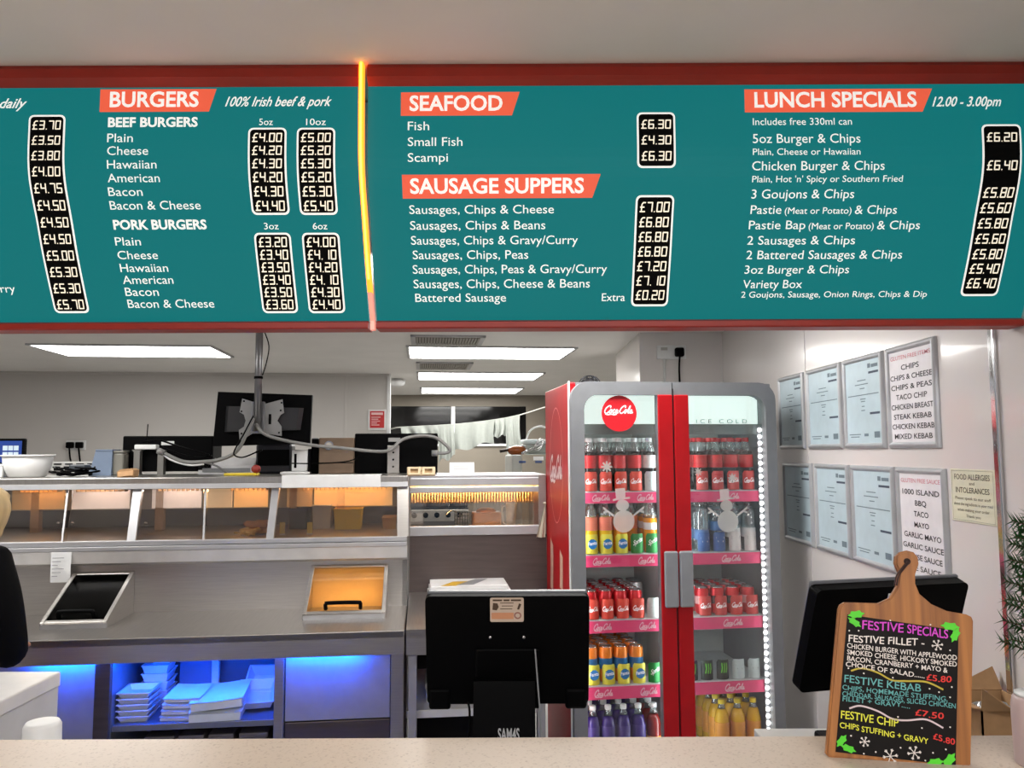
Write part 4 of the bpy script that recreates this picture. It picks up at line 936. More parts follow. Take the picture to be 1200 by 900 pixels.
# second display
V2 = VB2
d2L, d2R = cuR + .005, K.hit(639, 600, V2)[0]
cb = thing('heated_display', 'shorter glass heated display behind the right counter beside the fridge', 'heated display', K, ((d2L + d2R) / 2, V2 + .2, b2s))
D2 = V2 + .36
t2 = kz(556, V2, 560); r2a = kz(569, V2, 560); g2t = kz(577, V2, 560); g2b = kz(616, V2, 560)
MB().box(d2L, d2R, V2, D2, t2 - .02, t2, .004).build('top', alu, cb)
MB().box(d2L, d2R, V2 - .006, V2 + .03, r2a, t2 - .016, .003).box(d2L, d2R, V2 - .002, V2 + .03, g2t, r2a - .006, .003).build('top_rail', alu, cb)
MB().box(d2L, d2R, V2 - .008, V2 + .03, b2s, g2b, .004).build('sill_rail', alu, cb)
MB().box(d2L, d2R, V2 + .03, D2, b2s, b2s + .012).build('deck', MATS['display_deck'], cb)
pw = K.hit(479, 600, V2)[0]
MB().box(d2L, pw, V2 - .01, D2, b2s, t2 - .001, .003).build('end_post', steel, cb)
pw2 = K.hit(631, 600, V2)[0]
MB().box(pw2, d2R + .004, V2 - .01, D2, b2s, t2 - .001, .003).build('end_post', steel, cb)
MB().box(pw, pw2, V2 + .004, V2 + .01, g2b, g2t).build('glass_pane', gl_m, cb)
h0, h1 = kz(577, V2 + .2, 560), kz(588, V2 + .2, 560)
MB().box(pw, pw2, V2 + .2, V2 + .23, h1, t2 - .02).build('lamp_reflector', mat('gold_reflector', (248, 222, 176), .4, .2), cb)
MB().tube([(pw + .02, V2 + .17, h0 + .012), (pw2 - .02, V2 + .17, h0 + .012)], .007, 8).build('lamp_tube', mat('soft_heat_lamp', (255, 190, 110), .5, emit=45, ecol=(255, 218, 158)), cb)
m = MB(); n = 44
for k in range(n): x = pw + (pw2 - pw) * (k + .5) / n; m.box(x - .0042, x + .0042, V2 + .15, V2 + .156, h1 - .004, h0 + .012)
m.build('lamp_guard', MATS['warm_wire_guard'], cb)
# range cooker seen through the second display
RV = 6.0
ra, rzt = K.hit(476, 596, RV); rb = K.hit(549, 596, RV)[0]; rz0 = kz(616, RV, 515)
ck = thing('range_cooker', 'steel range cooker with black knobs seen through the shorter display', 'cooker', K, ((ra + rb) / 2, RV + .35, 0))
MB().box(ra, rb, RV + .02, RV + .7, .1, rzt - .02, .005).build('body', steel, ck)
MB().box(ra, rb, RV, RV + .7, rzt - .02, rzt, .004).build('hob', black_mt, ck)
pan_z0 = kz(611, RV, 515)
MB().box(ra, rb, RV - .01, RV + .02, pan_z0, rzt - .01, .006).build('control_panel', mat('bright_control_steel', (220, 220, 216), .3, .5), ck)
for i in range(5):
    x = ra + (rb - ra) * (.13 + .18 * i); zz = (pan_z0 + rzt) / 2
    MB().prism([(x + .02 * math.cos(2 * math.pi * k / 12), zz + .02 * math.sin(2 * math.pi * k / 12)) for k in range(12)], RV - .035, RV - .01).build('knob', black_pl, ck)
for x in (ra + .05, rb - .05): MB().box(x - .025, x + .025, RV + .05, RV + .65, 0, .1).build('foot', black_pl, ck)
MB().box(ra + .04, rb - .04, RV, RV + .02, .2, pan_z0 - .04, .004).build('oven_door', steel, ck)
for i, (px, w, lab) in enumerate(((489, .08, 'left'), (513, .085, 'middle'), (538, .075, 'right'))):
    x = K.hit(px, 596, RV + .2)[0]
    t = thing('cooking_pot', f'steel cooking pot on the {lab} of the range cooker', 'pot', K, (x, RV + .2, rzt), 'pots on the cooker')
    MB().lathe([(w * .94, 0), (w, .01), (w, .13), (w * 1.04, .135), (w * .98, .137), (w * .97, .02), (0, .018)], (x, RV + .2, rzt), 20).build('pot', alu, t)
    MB().tube(smooth_line([(x + w, RV + .2, rzt + .1), (x + w + .035, RV + .18, rzt + .1), (x + w + .035, RV + .14, rzt + .1), (x + w * .95, RV + .14, rzt + .1)], 3), .006, 6).build('handle', chrome, t)
# wooden panel, basket and jug near the second display
def on_deck(v): return b2s + .012
uu, zt = K.hit(577, 597, V2 + .27); u1_ = K.hit(553, 597, V2 + .27)[0]; u2_ = K.hit(587, 597, V2 + .27)[0]
t = thing('bread_tray', 'tan tray with bread standing inside the shorter display', 'tray', K, ((u1_ + u2_) / 2, V2 + .28, on_deck(0)))
MB().box(u1_, u2_, V2 + .25, V2 + .34, on_deck(0), zt - .012, .006).build('tray', mat('tan_tray', (168, 128, 92), .5), t)
MB().ball(((u1_ + u2_) / 2, V2 + .29, zt - .012), (u2_ - u1_) * .36, .035, .022).build('bread', mat('bread_crust', (206, 150, 90), .7), t)
u1_, zt = K.hit(533, 600, V2 + .28); u2_ = K.hit(551, 600, V2 + .28)[0]
t = thing('wire_basket', 'small wire frying basket inside the shorter display', 'basket', K, ((u1_ + u2_) / 2, V2 + .28, on_deck(0)))
m = MB(); z0 = on_deck(0); n = 7
for k in range(n):
    x = u1_ + (u2_ - u1_) * k / (n - 1); m.tube([(x, V2 + .25, z0 + .002), (x, V2 + .25, zt)], .0015, 5); m.tube([(x, V2 + .31, z0 + .002), (x, V2 + .31, zt)], .0015, 5); m.tube([(x, V2 + .25, z0 + .002), (x, V2 + .31, z0 + .002)], .0015, 5)
for k in range(5):
    z = z0 + .002 + (zt - z0 - .002) * k / 4; m.tube([(u1_, V2 + .25, z), (u2_, V2 + .25, z), (u2_, V2 + .31, z), (u1_, V2 + .31, z), (u1_, V2 + .25, z)], .0015, 5)
m.build('mesh', mat('basket_wire', (120, 124, 112), .4, .6), t)
MB().tube(smooth_line([(u1_ + .01, V2 + .25, zt), (u1_ - .02, V2 + .22, zt + .012), (u1_ - .05, V2 + .2, zt - .01)], 4), .004, 6).build('handle', chrome, t)
uu, zt = K.hit(599, 589, V2 + .1); w = (K.hit(606, 589, V2 + .1)[0] - K.hit(592, 589, V2 + .1)[0]) / 2
t = thing('white_jug', 'white plastic jug standing in the shorter display near the fridge', 'jug', K, (uu, V2 + .1, on_deck(0)))
z0 = on_deck(0); h = zt - z0
MB().lathe([(w * .55, 0), (w * .62, h * .1), (w * .9, h * .7), (w, h), (w * .92, h), (w * .55, h * .1), (0, h * .08)], (uu, V2 + .1, z0), 16).build('body', white_pl, t)
MB().tube(smooth_line([(uu - w * .85, V2 + .1, z0 + h * .9), (uu - w * 1.5, V2 + .1, z0 + h * .8), (uu - w * 1.4, V2 + .1, z0 + h * .3), (uu - w * .66, V2 + .1, z0 + h * .2)], 4), .004, 6).build('handle', white_pl, t)

# ================================================================ things on top of the long display
def on(px0, px1, ytop, v, z0=None):
    a, zt = K.hit(px0, ytop, v); b = K.hit(px1, ytop, v)[0]; return a, b, zt
a, b, zt = on(3, 63, 533, 3.85); c = (a + b) / 2; r = (b - a) / 2; h = zt - CT
t = thing('mixing_bowl', 'large white plastic bowl upright on top of the display', 'bowl', K, (c, 3.85, CT))
MB().lathe([(r * .62, 0), (r * .7, .004), (r * .86, h * .45), (r * .94, h * .93), (r * .91, h * .93), (r * .82, h * .45), (r * .66, .01), (0, .009)], (c, 3.85, CT), 32).build('bowl', white_pl, t)
MB().lathe([(r * .92, h * .92), (r, h * .93), (r, h * .99), (r * .93, h), (r * .91, h * .96)], (c, 3.85, CT), 32).build('rim', white_pl, t)
a, b, zt = on(-14, 3, 544, 3.8)
t = thing('white_carton', 'white carton cut by the frame edge next to the bowl', 'carton', K, ((a + b) / 2, 3.85, CT))
MB().box(a, b, 3.8, 3.9, CT, zt - .01, .004).build('body', white_pl, t); MB().box(a - .002, b + .002, 3.798, 3.902, zt - .01, zt, .003).build('lid', white_pl, t)
# order screen at far left
a, z1 = K.hit(-45, 514, 4.25); b, z0 = K.hit(28, 537, 4.25)
t = thing('order_screen', 'small dark framed order screen with blue display behind the white bowl', 'monitor', K, ((a + b) / 2, 4.26, CT))
z0 = CT + .05
MB().box(a, b, 4.25, 4.28, z0, z1, .006).build('casing', black_pl, t)
MB().box(a + .012, b - .012, 4.247, 4.25, z0 + .012, z1 - .012).build('screen', mat('blue_screen', (20, 40, 110), .3, emit=.5, ecol=(40, 76, 150)), t)
m = MB()
for i in range(3):
    for j in range(3): x = b - .1 + .026 * j; z = z1 - .06 - .032 * i; m.box(x, x + .022, 4.2455, 4.247, z, z + .024)
m.build('screen_tiles', mat('screen_tile', (190, 205, 215), .4, emit=.35), t)
MB().box((a + b) / 2 - .05, (a + b) / 2 + .05, 4.25, 4.3, CT, CT + .05, .004).build('stand', black_pl, t)
# sockets with plugs on the kitchen wall
def socket(label, pxs, py, v, fr=K, plugs=(), cat='socket'):
    us = [fr.hit(p, py, v)[0] for p in pxs]; z = fr.hit(pxs[0], py, v)[1]; a, b = min(us) - .045, max(us) + .045
    t = thing('wall_socket', label, cat, fr, ((a + b) / 2, v, z))
    MB().box(a, b, v - .012, v, z - .043, z + .043, .004).build('plate', white_pl, t)
    return t, us, z
t, us, z = socket('double wall socket with two black plugs above the cable heap', (84, 95), 522, 7.5)
for k, u in enumerate(us):
    MB().box(u - .03, u + .03, 7.44, 7.488, z - .025, z + .03, .01).build('plug', black_pl, t)
    zb_ = K.hit(84, 548, 7.5)[1]
    MB().tube(smooth_line([(u, 7.45, z - .02), (u + .01, 7.46, z - .12), (u + .02 * (1 if k else 2), 7.47, zb_)], 5), .007, 6).build('cable', black_pl, t)
# slotted vent racks behind the cables
a, b, zt = on(60, 112, 541, 4.2); t = thing('slotted_rack', 'black and white slotted rack right behind the white bowl', 'rack', K, ((a + b) / 2, 4.2, CT))
MB().box(a, b, 4.2, 4.22, CT, zt, .003).build('panel', mat('pale_rack', (190, 190, 186), .5), t)
m = MB()
for i in range(4):
    for j in range(4):
        x = a + (b - a) * (.04 + .25 * j) + (.006 if i % 2 else 0); z = CT + (zt - CT) * (.1 + .22 * i); m.box(x, x + (b - a) * .17, 4.196, 4.2, z, z + (zt - CT) * .1)
m.build('slots', black_mt, t)
# cable heap
u_ = K.hit(90, 553, 3.9)[0]
t = thing('cable_heap', 'tangled heap of black cables lying right of the white bowl', 'cables', K, (u_, 3.9, CT)); m = MB()
for i in range(6):
    r0 = .045 + .012 * (i % 3)
    m.tube([(u_ - .01 + r0 * 1.4 * math.cos(g + i) + .012 * math.sin(3 * g), 3.9 + r0 * math.sin(g + i), CT + .005 + .006 * i + .008 * math.sin(2 * g + i) ** 2) for g in [2 * math.pi * k / 20 for k in range(18)]], .004, 6)
m.build('cable', black_pl, t)
m = MB().box(u_ - .02, u_ + .05, 3.86, 3.93, CT + .03, CT + .055, .005); m.build('adapter', mat('adapter_grey', (60, 66, 72), .4), t)
# blue-grey box and its neighbours
a, b, zt = on(105, 131, 527, 4.0); t = thing('tapered_bin', 'blue grey tapered plastic bin on the display', 'bin', K, ((a + b) / 2, 4.06, CT))
c = (a + b) / 2; w = (b - a) / 2
vs = [(c - w, 4.0, CT), (c + w, 4.0, CT), (c + w, 4.12, CT), (c - w, 4.12, CT), (c - w * .5, 4.01, zt), (c + w, 4.01, zt), (c + w, 4.11, zt), (c - w * .5, 4.11, zt)]
MB().add(vs, [(3, 2, 1, 0), (4, 5, 6, 7), (0, 1, 5, 4), (1, 2, 6, 5), (2, 3, 7, 6), (3, 0, 4, 7)]).build('body', blue_gy, t)
MB().box(c - w * .52, c + w * 1.02, 4.006, 4.114, zt - .008, zt + .001, .002).build('lid', blue_gy, t)
a, b, zt = on(131, 145, 528, 4.02); t = thing('grey_canister', 'grey canister standing between the blue bin and black casing', 'canister', K, ((a + b) / 2, 4.06, CT))
MB().box(a + .001, b, 4.02, 4.1, CT, zt - .012, .008).build('body', mat('warm_grey', (128, 126, 118), .5), t); MB().box(a, b + .001, 4.018, 4.102, zt - .012, zt, .004).build('lid', MATS['warm_grey'], t)
a, b, zt = on(138, 156, 549, 3.72); t = thing('torn_carton', 'small torn brown carton on the front edge of the display', 'carton', K, ((a + b) / 2, 3.75, CT))
MB().prism([(a, CT), (b, CT), (b + .004, zt - .008), (b - .01, zt), (a + .012, zt - .004), (a - .004, zt - .016)], 3.72, 3.79).build('body', kraft, t)
MB().add([(a, 3.72, zt - .016), (b, 3.72, zt - .008), (b + .01, 3.69, zt - .03), (a + .01, 3.695, zt - .036)], [(0, 1, 2, 3), (3, 2, 1, 0)]).build('flap', kraft, t)
# black till casing with steel legs
a, b, zt = on(144, 250, 511, 4.1); t = thing('till_casing', 'wide black equipment casing with steel legs left of the hanging monitor', 'equipment', K, ((a + b) / 2, 4.18, CT))
MB().box(a, b, 4.1, 4.28, CT + .015, zt, .006).build('casing', black_pl, t)
for px in (160, 188):
    x = K.hit(px, 540, 4.06)[0]; MB().prism([(x - .014, CT), (x + .014, CT), (x + .014, kz(529, 4.06, px)), (x + .024, kz(527, 4.06, px)), (x - .024, kz(527, 4.06, px)), (x - .014, kz(530, 4.06, px))], 4.06, 4.1).build('leg', mat('dull_steel', (136, 134, 130), .4, .6), t)
x0, z_ = K.hit(189, 517, 4.095); x1 = K.hit(204, 517, 4.095)[0]; MB().box(x0, x1, 4.096, 4.1, z_ - .02, z_, .001).build('sticker', white_pl, t)
x0, z_ = K.hit(158, 521, 4.06); x1 = K.hit(184, 521, 4.06)[0]; MB().box(x0, x1, 4.05, 4.1, z_ - .024, z_, .006).build('router', white_pl, t)
x = K.hit(171, 512, 4.06)[0]; MB().tube([(x, 4.07, z_), (x + .004, 4.07, z_ + .1)], .0025, 6).build('antenna', black_pl, t)
# loose cables hanging from the casing
t = thing('cable_bundle', 'bundle of white and black cables drooping right of the steel legs', 'cables', K, (K.hit(215, 545, 3.98)[0], 3.98, CT))
for i, (pts, m_) in enumerate((([(190, 529), (205, 541), (225, 543), (245, 540), (262, 536)], mat('dull_grey_cable', (104, 104, 104), .5)), ([(188, 527), (200, 538), (222, 545), (240, 544)], white_pl), ([(192, 524), (212, 532), (235, 536), (250, 534)], black_pl), ([(172, 518), (190, 516), (215, 524), (248, 533)], black_pl), ([(240, 541), (258, 546), (270, 556)], MATS['dull_grey_cable']))):
    P = [(K.hit(x, y, 3.98)[0], 3.98 - .015 * i, K.hit(x, y, 3.98)[1]) for x, y in pts]; P = [(q[0], q[1], max(q[2], CT + .006)) for q in P]
    MB().tube(smooth_line(P, 5), .005, 6).build('cable', m_, t)
# folders and the white box under the hanging monitor
a, b, zt = on(236, 301, 537, 4.15); t = thing('white_printer', 'pale box shaped printer under the hanging monitor', 'printer', K, ((a + b) / 2, 4.2, CT))
MB().prismu([(4.1, CT), (4.1, CT + (zt - CT) * .55), (4.14, zt), (4.27, zt), (4.27, CT)], a, b).build('body', mat('printer_white', (206, 206, 208), .5), t)
MB().box(a + .02, b - .02, 4.096, 4.1, CT + .01, CT + .03, .001).build('slot', grey_pl, t)
a, b, zt = on(262, 301, 552, 3.8); t = thing('yellow_tray', 'shallow yellow tray with a red pouch below the hanging monitor', 'tray', K, ((a + b) / 2, 3.83, CT))
MB().box(a, b, 3.8, 3.87, CT, CT + .012, .004).build('tray', mat('dull_yellow', (204, 178, 40), .5), t)
x = b - .01; MB().ball((x, 3.83, CT + .03), .022, .02, .02, 10).build('pouch', mat('dark_red_pouch', (132, 36, 26), .6), t)
a, b, zt = on(342, 364, 527, 4.0); t = thing('white_stand', 'white upright stand with black edging right below the hanging monitor', 'stand', K, ((a + b) / 2, 4.03, CT))
MB().box(a, b - .012, 4.0, 4.06, CT + .012, zt, .006).build('body', white_pl, t); MB().box(b - .012, b, 3.996, 4.064, CT, zt + .004, .003).build('black_edge', black_pl, t); MB().box(a - .05, b, 3.97, 4.08, CT, CT + .012, .004).build('base', white_pl, t)
MB().box(a + .012, a + .024, 3.998, 4.0, CT + .03, zt - .02, .001).build('slot', black_pl, t)
a, b, zt = on(300, 342, 520, 4.12); t = thing('black_terminal', 'black card terminal dock standing below the hanging monitor', 'terminal', K, ((a + b) / 2, 4.17, CT))
MB().box(a, b, 4.12, 4.24, CT, zt, .012).build('body', mat('blue_black', (24, 24, 34), .4), t); MB().box(a + .01, b - .01, 4.116, 4.122, CT + .04, zt - .03, .003).build('face', black_pl, t)
# steel box with round opening
a, b, zt = on(374, 415, 513, 4.0); t = thing('steel_box', 'brown tinted steel box with round hole right of the hanging monitor', 'box', K, ((a + b) / 2, 4.08, CT))
br = mat('bronze_steel', (134, 114, 96), .35, .6)
MB().box(a, b, 4.0, 4.16, CT, zt, .004).build('body', br, t)
cx, cz = K.hit(385.5, 522, 3.998); rr_ = .022
MB().ring([(cx + rr_ * math.cos(2 * math.pi * k / 20), cz + rr_ * math.sin(2 * math.pi * k / 20)) for k in range(20)], [(cx + rr_ * .76 * math.cos(2 * math.pi * k / 20), cz + rr_ * .76 * math.sin(2 * math.pi * k / 20)) for k in range(20)], 3.994, 4.0).build('hole_ring', chrome, t)
MB().prism([(cx + rr_ * .75 * math.cos(2 * math.pi * k / 20), cz + rr_ * .75 * math.sin(2 * math.pi * k / 20)) for k in range(20)], 3.998, 4.0005).build('hole', mat('pale_hole', (190, 186, 178), .5), t)
a2, z_ = K.hit(374, 542, 3.998); MB().box(a, b, 3.998, 4.0, z_ - .004, z_, .0005).build('seam', black_pl, t)
a, b, zt = on(364, 374, 514, 4.06); t = thing('black_spacer', 'narrow black upright panel between the monitor stand and steel box', 'panel', K, ((a + b) / 2, 4.1, CT))
MB().box(a + .006, b - .002, 4.05, 4.14, CT, zt, .004).build('body', black_pl, t); MB().box(a + .008, b - .004, 4.052, 4.06, zt - .03, zt + .003, .001).build('tab', grey_pl, t)
# large black box
a, b, zt = on(416, 513, 508, 4.05); t = thing('black_cabinet', 'large black box under the red wall notice', 'box', K, ((a + b) / 2, 4.15, CT))
b_ = K.hit(470, 540, 4.05)[0]
MB().box(a, b, 4.05, 4.28, CT, zt, .005).build('body', black_pl, t)
x0, z_ = K.hit(455, 513, 4.04); x1 = K.hit(469, 513, 4.04)[0]; MB().box(x0, x1, 4.045, 4.05, z_ - .02, z_, .001).build('sticker', mat('grey_sticker', (150, 150, 150), .5), t)
a, b, zt = on(454, 468, 522, 3.95); t = thing('steel_bracket', 'riveted steel bracket standing in front of the large black box', 'bracket', K, ((a + b) / 2, 3.98, CT))
MB().box(a, b, 3.95, 3.958, CT, zt, .002).box(a, b, 3.95, 4.03, CT, CT + .008, .002).build('plate', steel, t)
for z_ in (.25, .5, .75): MB().ball(((a + b) / 2, 3.949, CT + (zt - CT) * z_), .005, .003, .005, 8).build('rivet', black_pl, t)
# trays and card on the shorter display
ZT2 = t2
a, zt = K.hit(478, 546, V2 + .06); b = K.hit(509, 546, V2 + .06)[0]
t = thing('foam_tray', 'cream two part food tray propped on the shorter display', 'tray', K, ((a + b) / 2, V2 + .06, ZT2))
cm = mat('cream_foam', (206, 184, 150), .7); w = (b - a); h = zt - ZT2
MB().box(0, w, 0, .006, 0, h, .003).build('back', cm, t); 
for k in (0, 1):
    x0 = .004 + k * w / 2; MB().ring([(x0, .003), (x0 + w / 2 - .006, .003), (x0 + w / 2 - .006, h - .003), (x0, h - .003)], [(x0 + .012, .012), (x0 + w / 2 - .018, .012), (x0 + w / 2 - .018, h - .012), (x0 + .012, h - .012)], -.014, .0).build('well_rim', cm, t)
    MB().box(x0 + .012, x0 + w / 2 - .018, -.003, .001, .012, h - .012).build('well', mat('tan_foam', (176, 146, 104), .7), t)
for c_ in t.children: c_.data.transform(Matrix.Translation((a, V2 + .045, ZT2)) @ Matrix.Rotation(R(-14), 4, 'X')); c_.data.transform(Matrix.Translation([-q for q in OFF[t.name]])); c_.data.transform(Matrix.Translation(OFF[t.name])) if False else None
for c_ in t.children:
    o0 = OFF[t.name]; c_.data.transform(Matrix.Translation(o0)); 
t.matrix_world = Matrix.Translation(K.p(0, 0, 0)) @ K.rot() @ Matrix.Translation((0, 0, 0))
for c_ in t.children: c_.data.transform(Matrix.Translation([-q for q in OFF[t.name]]))
for c_ in t.children: c_.data.transform(Matrix.Translation((0, 0, 0)))
t.matrix_world = Matrix.Translation(K.p(*OFF[t.name])) @ K.rot()
for c_ in t.children: c_.data.transform(Matrix.Translation(OFF[t.name]))
zmin = min(q.co.z for c_ in t.children for q in c_.data.vertices)
for c_ in t.children: c_.data.transform(Matrix.Translation((0, 0, -zmin)))
a, zt = K.hit(527, 542, V2 + .1); b = K.hit(556, 542, V2 + .1)[0]
t = thing('white_card', 'folded white card standing on top of the shorter display', 'card', K, ((a + b) / 2, V2 + .12, ZT2))
MB().prismu([(V2 + .1, ZT2), (V2 + .103, ZT2), (V2 + .125, zt - .004), (V2 + .147, ZT2), (V2 + .15, ZT2), (V2 + .125, zt)], a, b).build('card', white_pl, t)
m = MB()
for i in range(4): m.add([(a + .02, V2 + .1 + .025 * (.3 + .12 * i) - .0006, ZT2 + (zt - ZT2) * (.3 + .12 * i)), (b - .03, V2 + .1 + .025 * (.3 + .12 * i) - .0006, ZT2 + (zt - ZT2) * (.3 + .12 * i)), (b - .03, V2 + .1 + .025 * (.34 + .12 * i) - .0006, ZT2 + (zt - ZT2) * (.34 + .12 * i)), (a + .02, V2 + .1 + .025 * (.34 + .12 * i) - .0006, ZT2 + (zt - ZT2) * (.34 + .12 * i))], [(0, 1, 2, 3)])
m.build('print', MATS['faint_print'], t)
# monitor on its ceiling pole
MV = 3.88
pu = K.hit(303, 440, MV)[0]
mn = thing('hanging_monitor', 'black monitor hung from the ceiling on a steel pole, back towards the viewer', 'monitor', K, (pu, MV, KCEIL))
pzb = kz(505, MV, 303)
MB().lathe([(.05, -.02), (.05, 0)], (pu, MV, KCEIL), 20).build('ceiling_plate', alu, mn)
MB().tube([(pu, MV, KCEIL - .01), (pu, MV, pzb)], .0175, 16).build('pole', mat('pole_steel', (118, 118, 120), .35, .7), mn)
MB().lathe([(.021, 0), (.021, .012)], (pu, MV, kz(444, MV, 303)), 16).build('pole_clamp', black_pl, mn)
P4 = [K.hit(*q, MV + .05) for q in ((249, 523), (363, 520), (366, 463), (255.5, 459))]
m = MB(); vs = [(a, MV + .05, b) for a, b in P4] + [(a, MV + .085, b) for a, b in P4]
m.add(vs, [(0, 1, 2, 3), (7, 6, 5, 4)] + [(i, 4 + i, 4 + (i + 1) % 4, (i + 1) % 4) for i in range(4)]).build('screen_casing', black_pl, mn)
P5 = [K.hit(*q, MV + .035) for q in ((262, 506), (352, 504), (356, 478), (264, 476))]
m = MB(); vs = [(a, MV + .03, b) for a, b in [(x * .9 + pu * .1, z) for x, z in P5]] + [(a, MV + .052, b) for a, b in P5]
m.add(vs, [(0, 1, 2, 3)] + [(i, 4 + i, 4 + (i + 1) % 4, (i + 1) % 4) for i in range(4)]).build('rear_bulge', mat('soft_black', (26, 26, 30), .5), mn)
spx = [(284, 467), (297, 471), (312, 473), (331, 468), (333, 484), (329, 486), (325, 493), (330, 500), (330, 511), (311, 508), (296, 508), (281, 517), (280, 504), (286, 500), (288, 493), (286, 486), (281, 483)]
sp = [K.hit(x, y, MV + .024) for x, y in spx][::-1]
MB().prism(sp, MV + .02, MV + .028).build('mount_plate', mat('mount_grey', (140, 140, 140), .45, .4), mn)
MB().box(pu - .03, pu + .03, MV + .01, MV + .03, pzb, pzb + .14, .004).build('mount_bracket', MATS['pole_steel'], mn)
for x, y in ((286, 470), (330, 472), (329, 481), (283, 482), (283, 508), (327, 507)):
    q = K.hit(x, y, MV + .02); MB().ball((q[0], MV + .019, q[1]), .0045, .003, .0045, 8).build('bolt', black_pl, mn)
MB().box(*sorted((K.hit(314, 490, MV)[0], K.hit(317, 490, MV)[0])), MV + .017, MV + .021, kz(497, MV, 315), kz(485, MV, 315)).build('slot', black_pl, mn)
MB().tube(smooth_line([(pu + .02, MV + .0, kz(387, MV, 303)), (pu + .045, MV, kz(405, MV, 303)), (pu + .035, MV, kz(425, MV, 303)), (pu + .018, MV, kz(440, MV, 303))], 5), .003, 6).build('thin_cable', black_pl, mn)
def cable(label, pts, r, m_, v, name='cable'):
    P = [(K.hit(x, y, vv)[0], vv, K.hit(x, y, vv)[1]) for (x, y), vv in zip(pts, v if isinstance(v, list) else [v] * len(pts))]
    t = thing('power_cable', label, 'cable', K, P[0]); P = [(q[0], q[1], max(q[2], CT + r + .001)) for q in P]
    MB().tube(smooth_line(P, 6), r, 8).build(name, m_, t)
    MB().tube([P[-1], tuple(Vector(P[-1]) + (Vector(P[-1]) - Vector(P[-2])).normalized() * .03)], r * 1.7, 8).build('connector', m_, t); return t
cg = mat('grey_cable_sheath', (118, 118, 116), .5)
cable('thick grey cable looping from the pole over the large black box', [(300, 497), (308, 507), (325, 514), (360, 521), (400, 525), (440, 529), (458, 527), (470, 516), (488, 511), (508, 512), (522, 521), (527, 528), (522, 531), (513, 531)], .0085, cg, [3.86, 3.84, 3.84, 3.86, 3.88, 3.9, 3.9, 3.92, 3.94, 3.95, 3.95, 3.95, 3.95, 3.95])
cable('grey cable running down left from the pole to the display top', [(297, 490), (290, 506), (281, 524), (272, 533), (256, 539), (240, 541), (215, 541), (192, 531)], .0085, cg, 3.84)
cable('thin black cable hanging along the mount of the monitor', [(297, 487), (286, 508), (279, 520), (274, 532), (284, 536), (300, 530)], .0035, black_pl, 3.825)
cable('thin black cable lying along the steel box front', [(342, 543), (375, 543), (410, 540), (428, 530)], .003, black_pl, 3.97)
# red notice on the wall
a, z1 = K.hit(431.5, 480, 7.49); b, z0 = K.hit(452.5, 504, 7.49)
t = thing('wall_notice', 'red safety notice in white frame at the end of the kitchen wall', 'notice', K, ((a + b) / 2, 7.485, z0))
MB().box(a, b, 7.48, 7.5, z0, z1, .004).build('frame', white_pl, t)
MB().box(a + .018, b - .018, 7.476, 7.48, z0 + .02, z1 - .015).build('sheet', mat('red_notice_sheet', (196, 40, 44), .5), t)
m = MB().box(a + .03, b - .03, 7.4745, 7.476, z1 - .05, z1 - .028)
for i, w in enumerate((.8, .6, .75, .5, .7)): zz = z1 - .075 - .018 * i; m.box(a + .03, a + .03 + (b - a - .06) * w, 7.4745, 7.476, zz, zz + .007)
m.build('print', mat('notice_print', (240, 200, 200), .5), t)

# ================================================================ far end: laundry, appliance
LV = 6.4
def lp(x, y, v=LV): q = K.hit(x, y, v); return (q[0], v, q[1])
LINE = smooth_line([lp(466, 501), lp(531, 497.5), lp(580, 492), lp(610, 486), lp(642, 476, LV)], 8)
def line_z(x):
    for p, q in zip(LINE, LINE[1:]):
        if x <= q[0]: break
    return p[2] + (q[2] - p[2]) * (x - p[0]) / (q[0] - p[0])
t = thing('clothes_line', 'washing line slung across the kitchen carrying white cloths', 'line', K, lp(560, 494))
MB().tube(smooth_line([lp(466, 501), lp(531, 497.5), lp(580, 492), lp(610, 486), lp(642, 476, LV)], 8), .006, 6).build('cord', mat('cord_white', (200, 198, 190), .7), t)
MB().tube([lp(642, 476), lp(666, 468), (1.44, 5.8, lp(666, 468)[2] + .01)], .006, 6).tube([lp(466, 501), (KLU + .012, 7.55, lp(466, 501)[2] + .02)], .006, 6).build('cord_end', MATS['cord_white'], t)
cloth = mat('white_cotton_cloth', (158, 163, 157), .85, var=.03, scale=40)
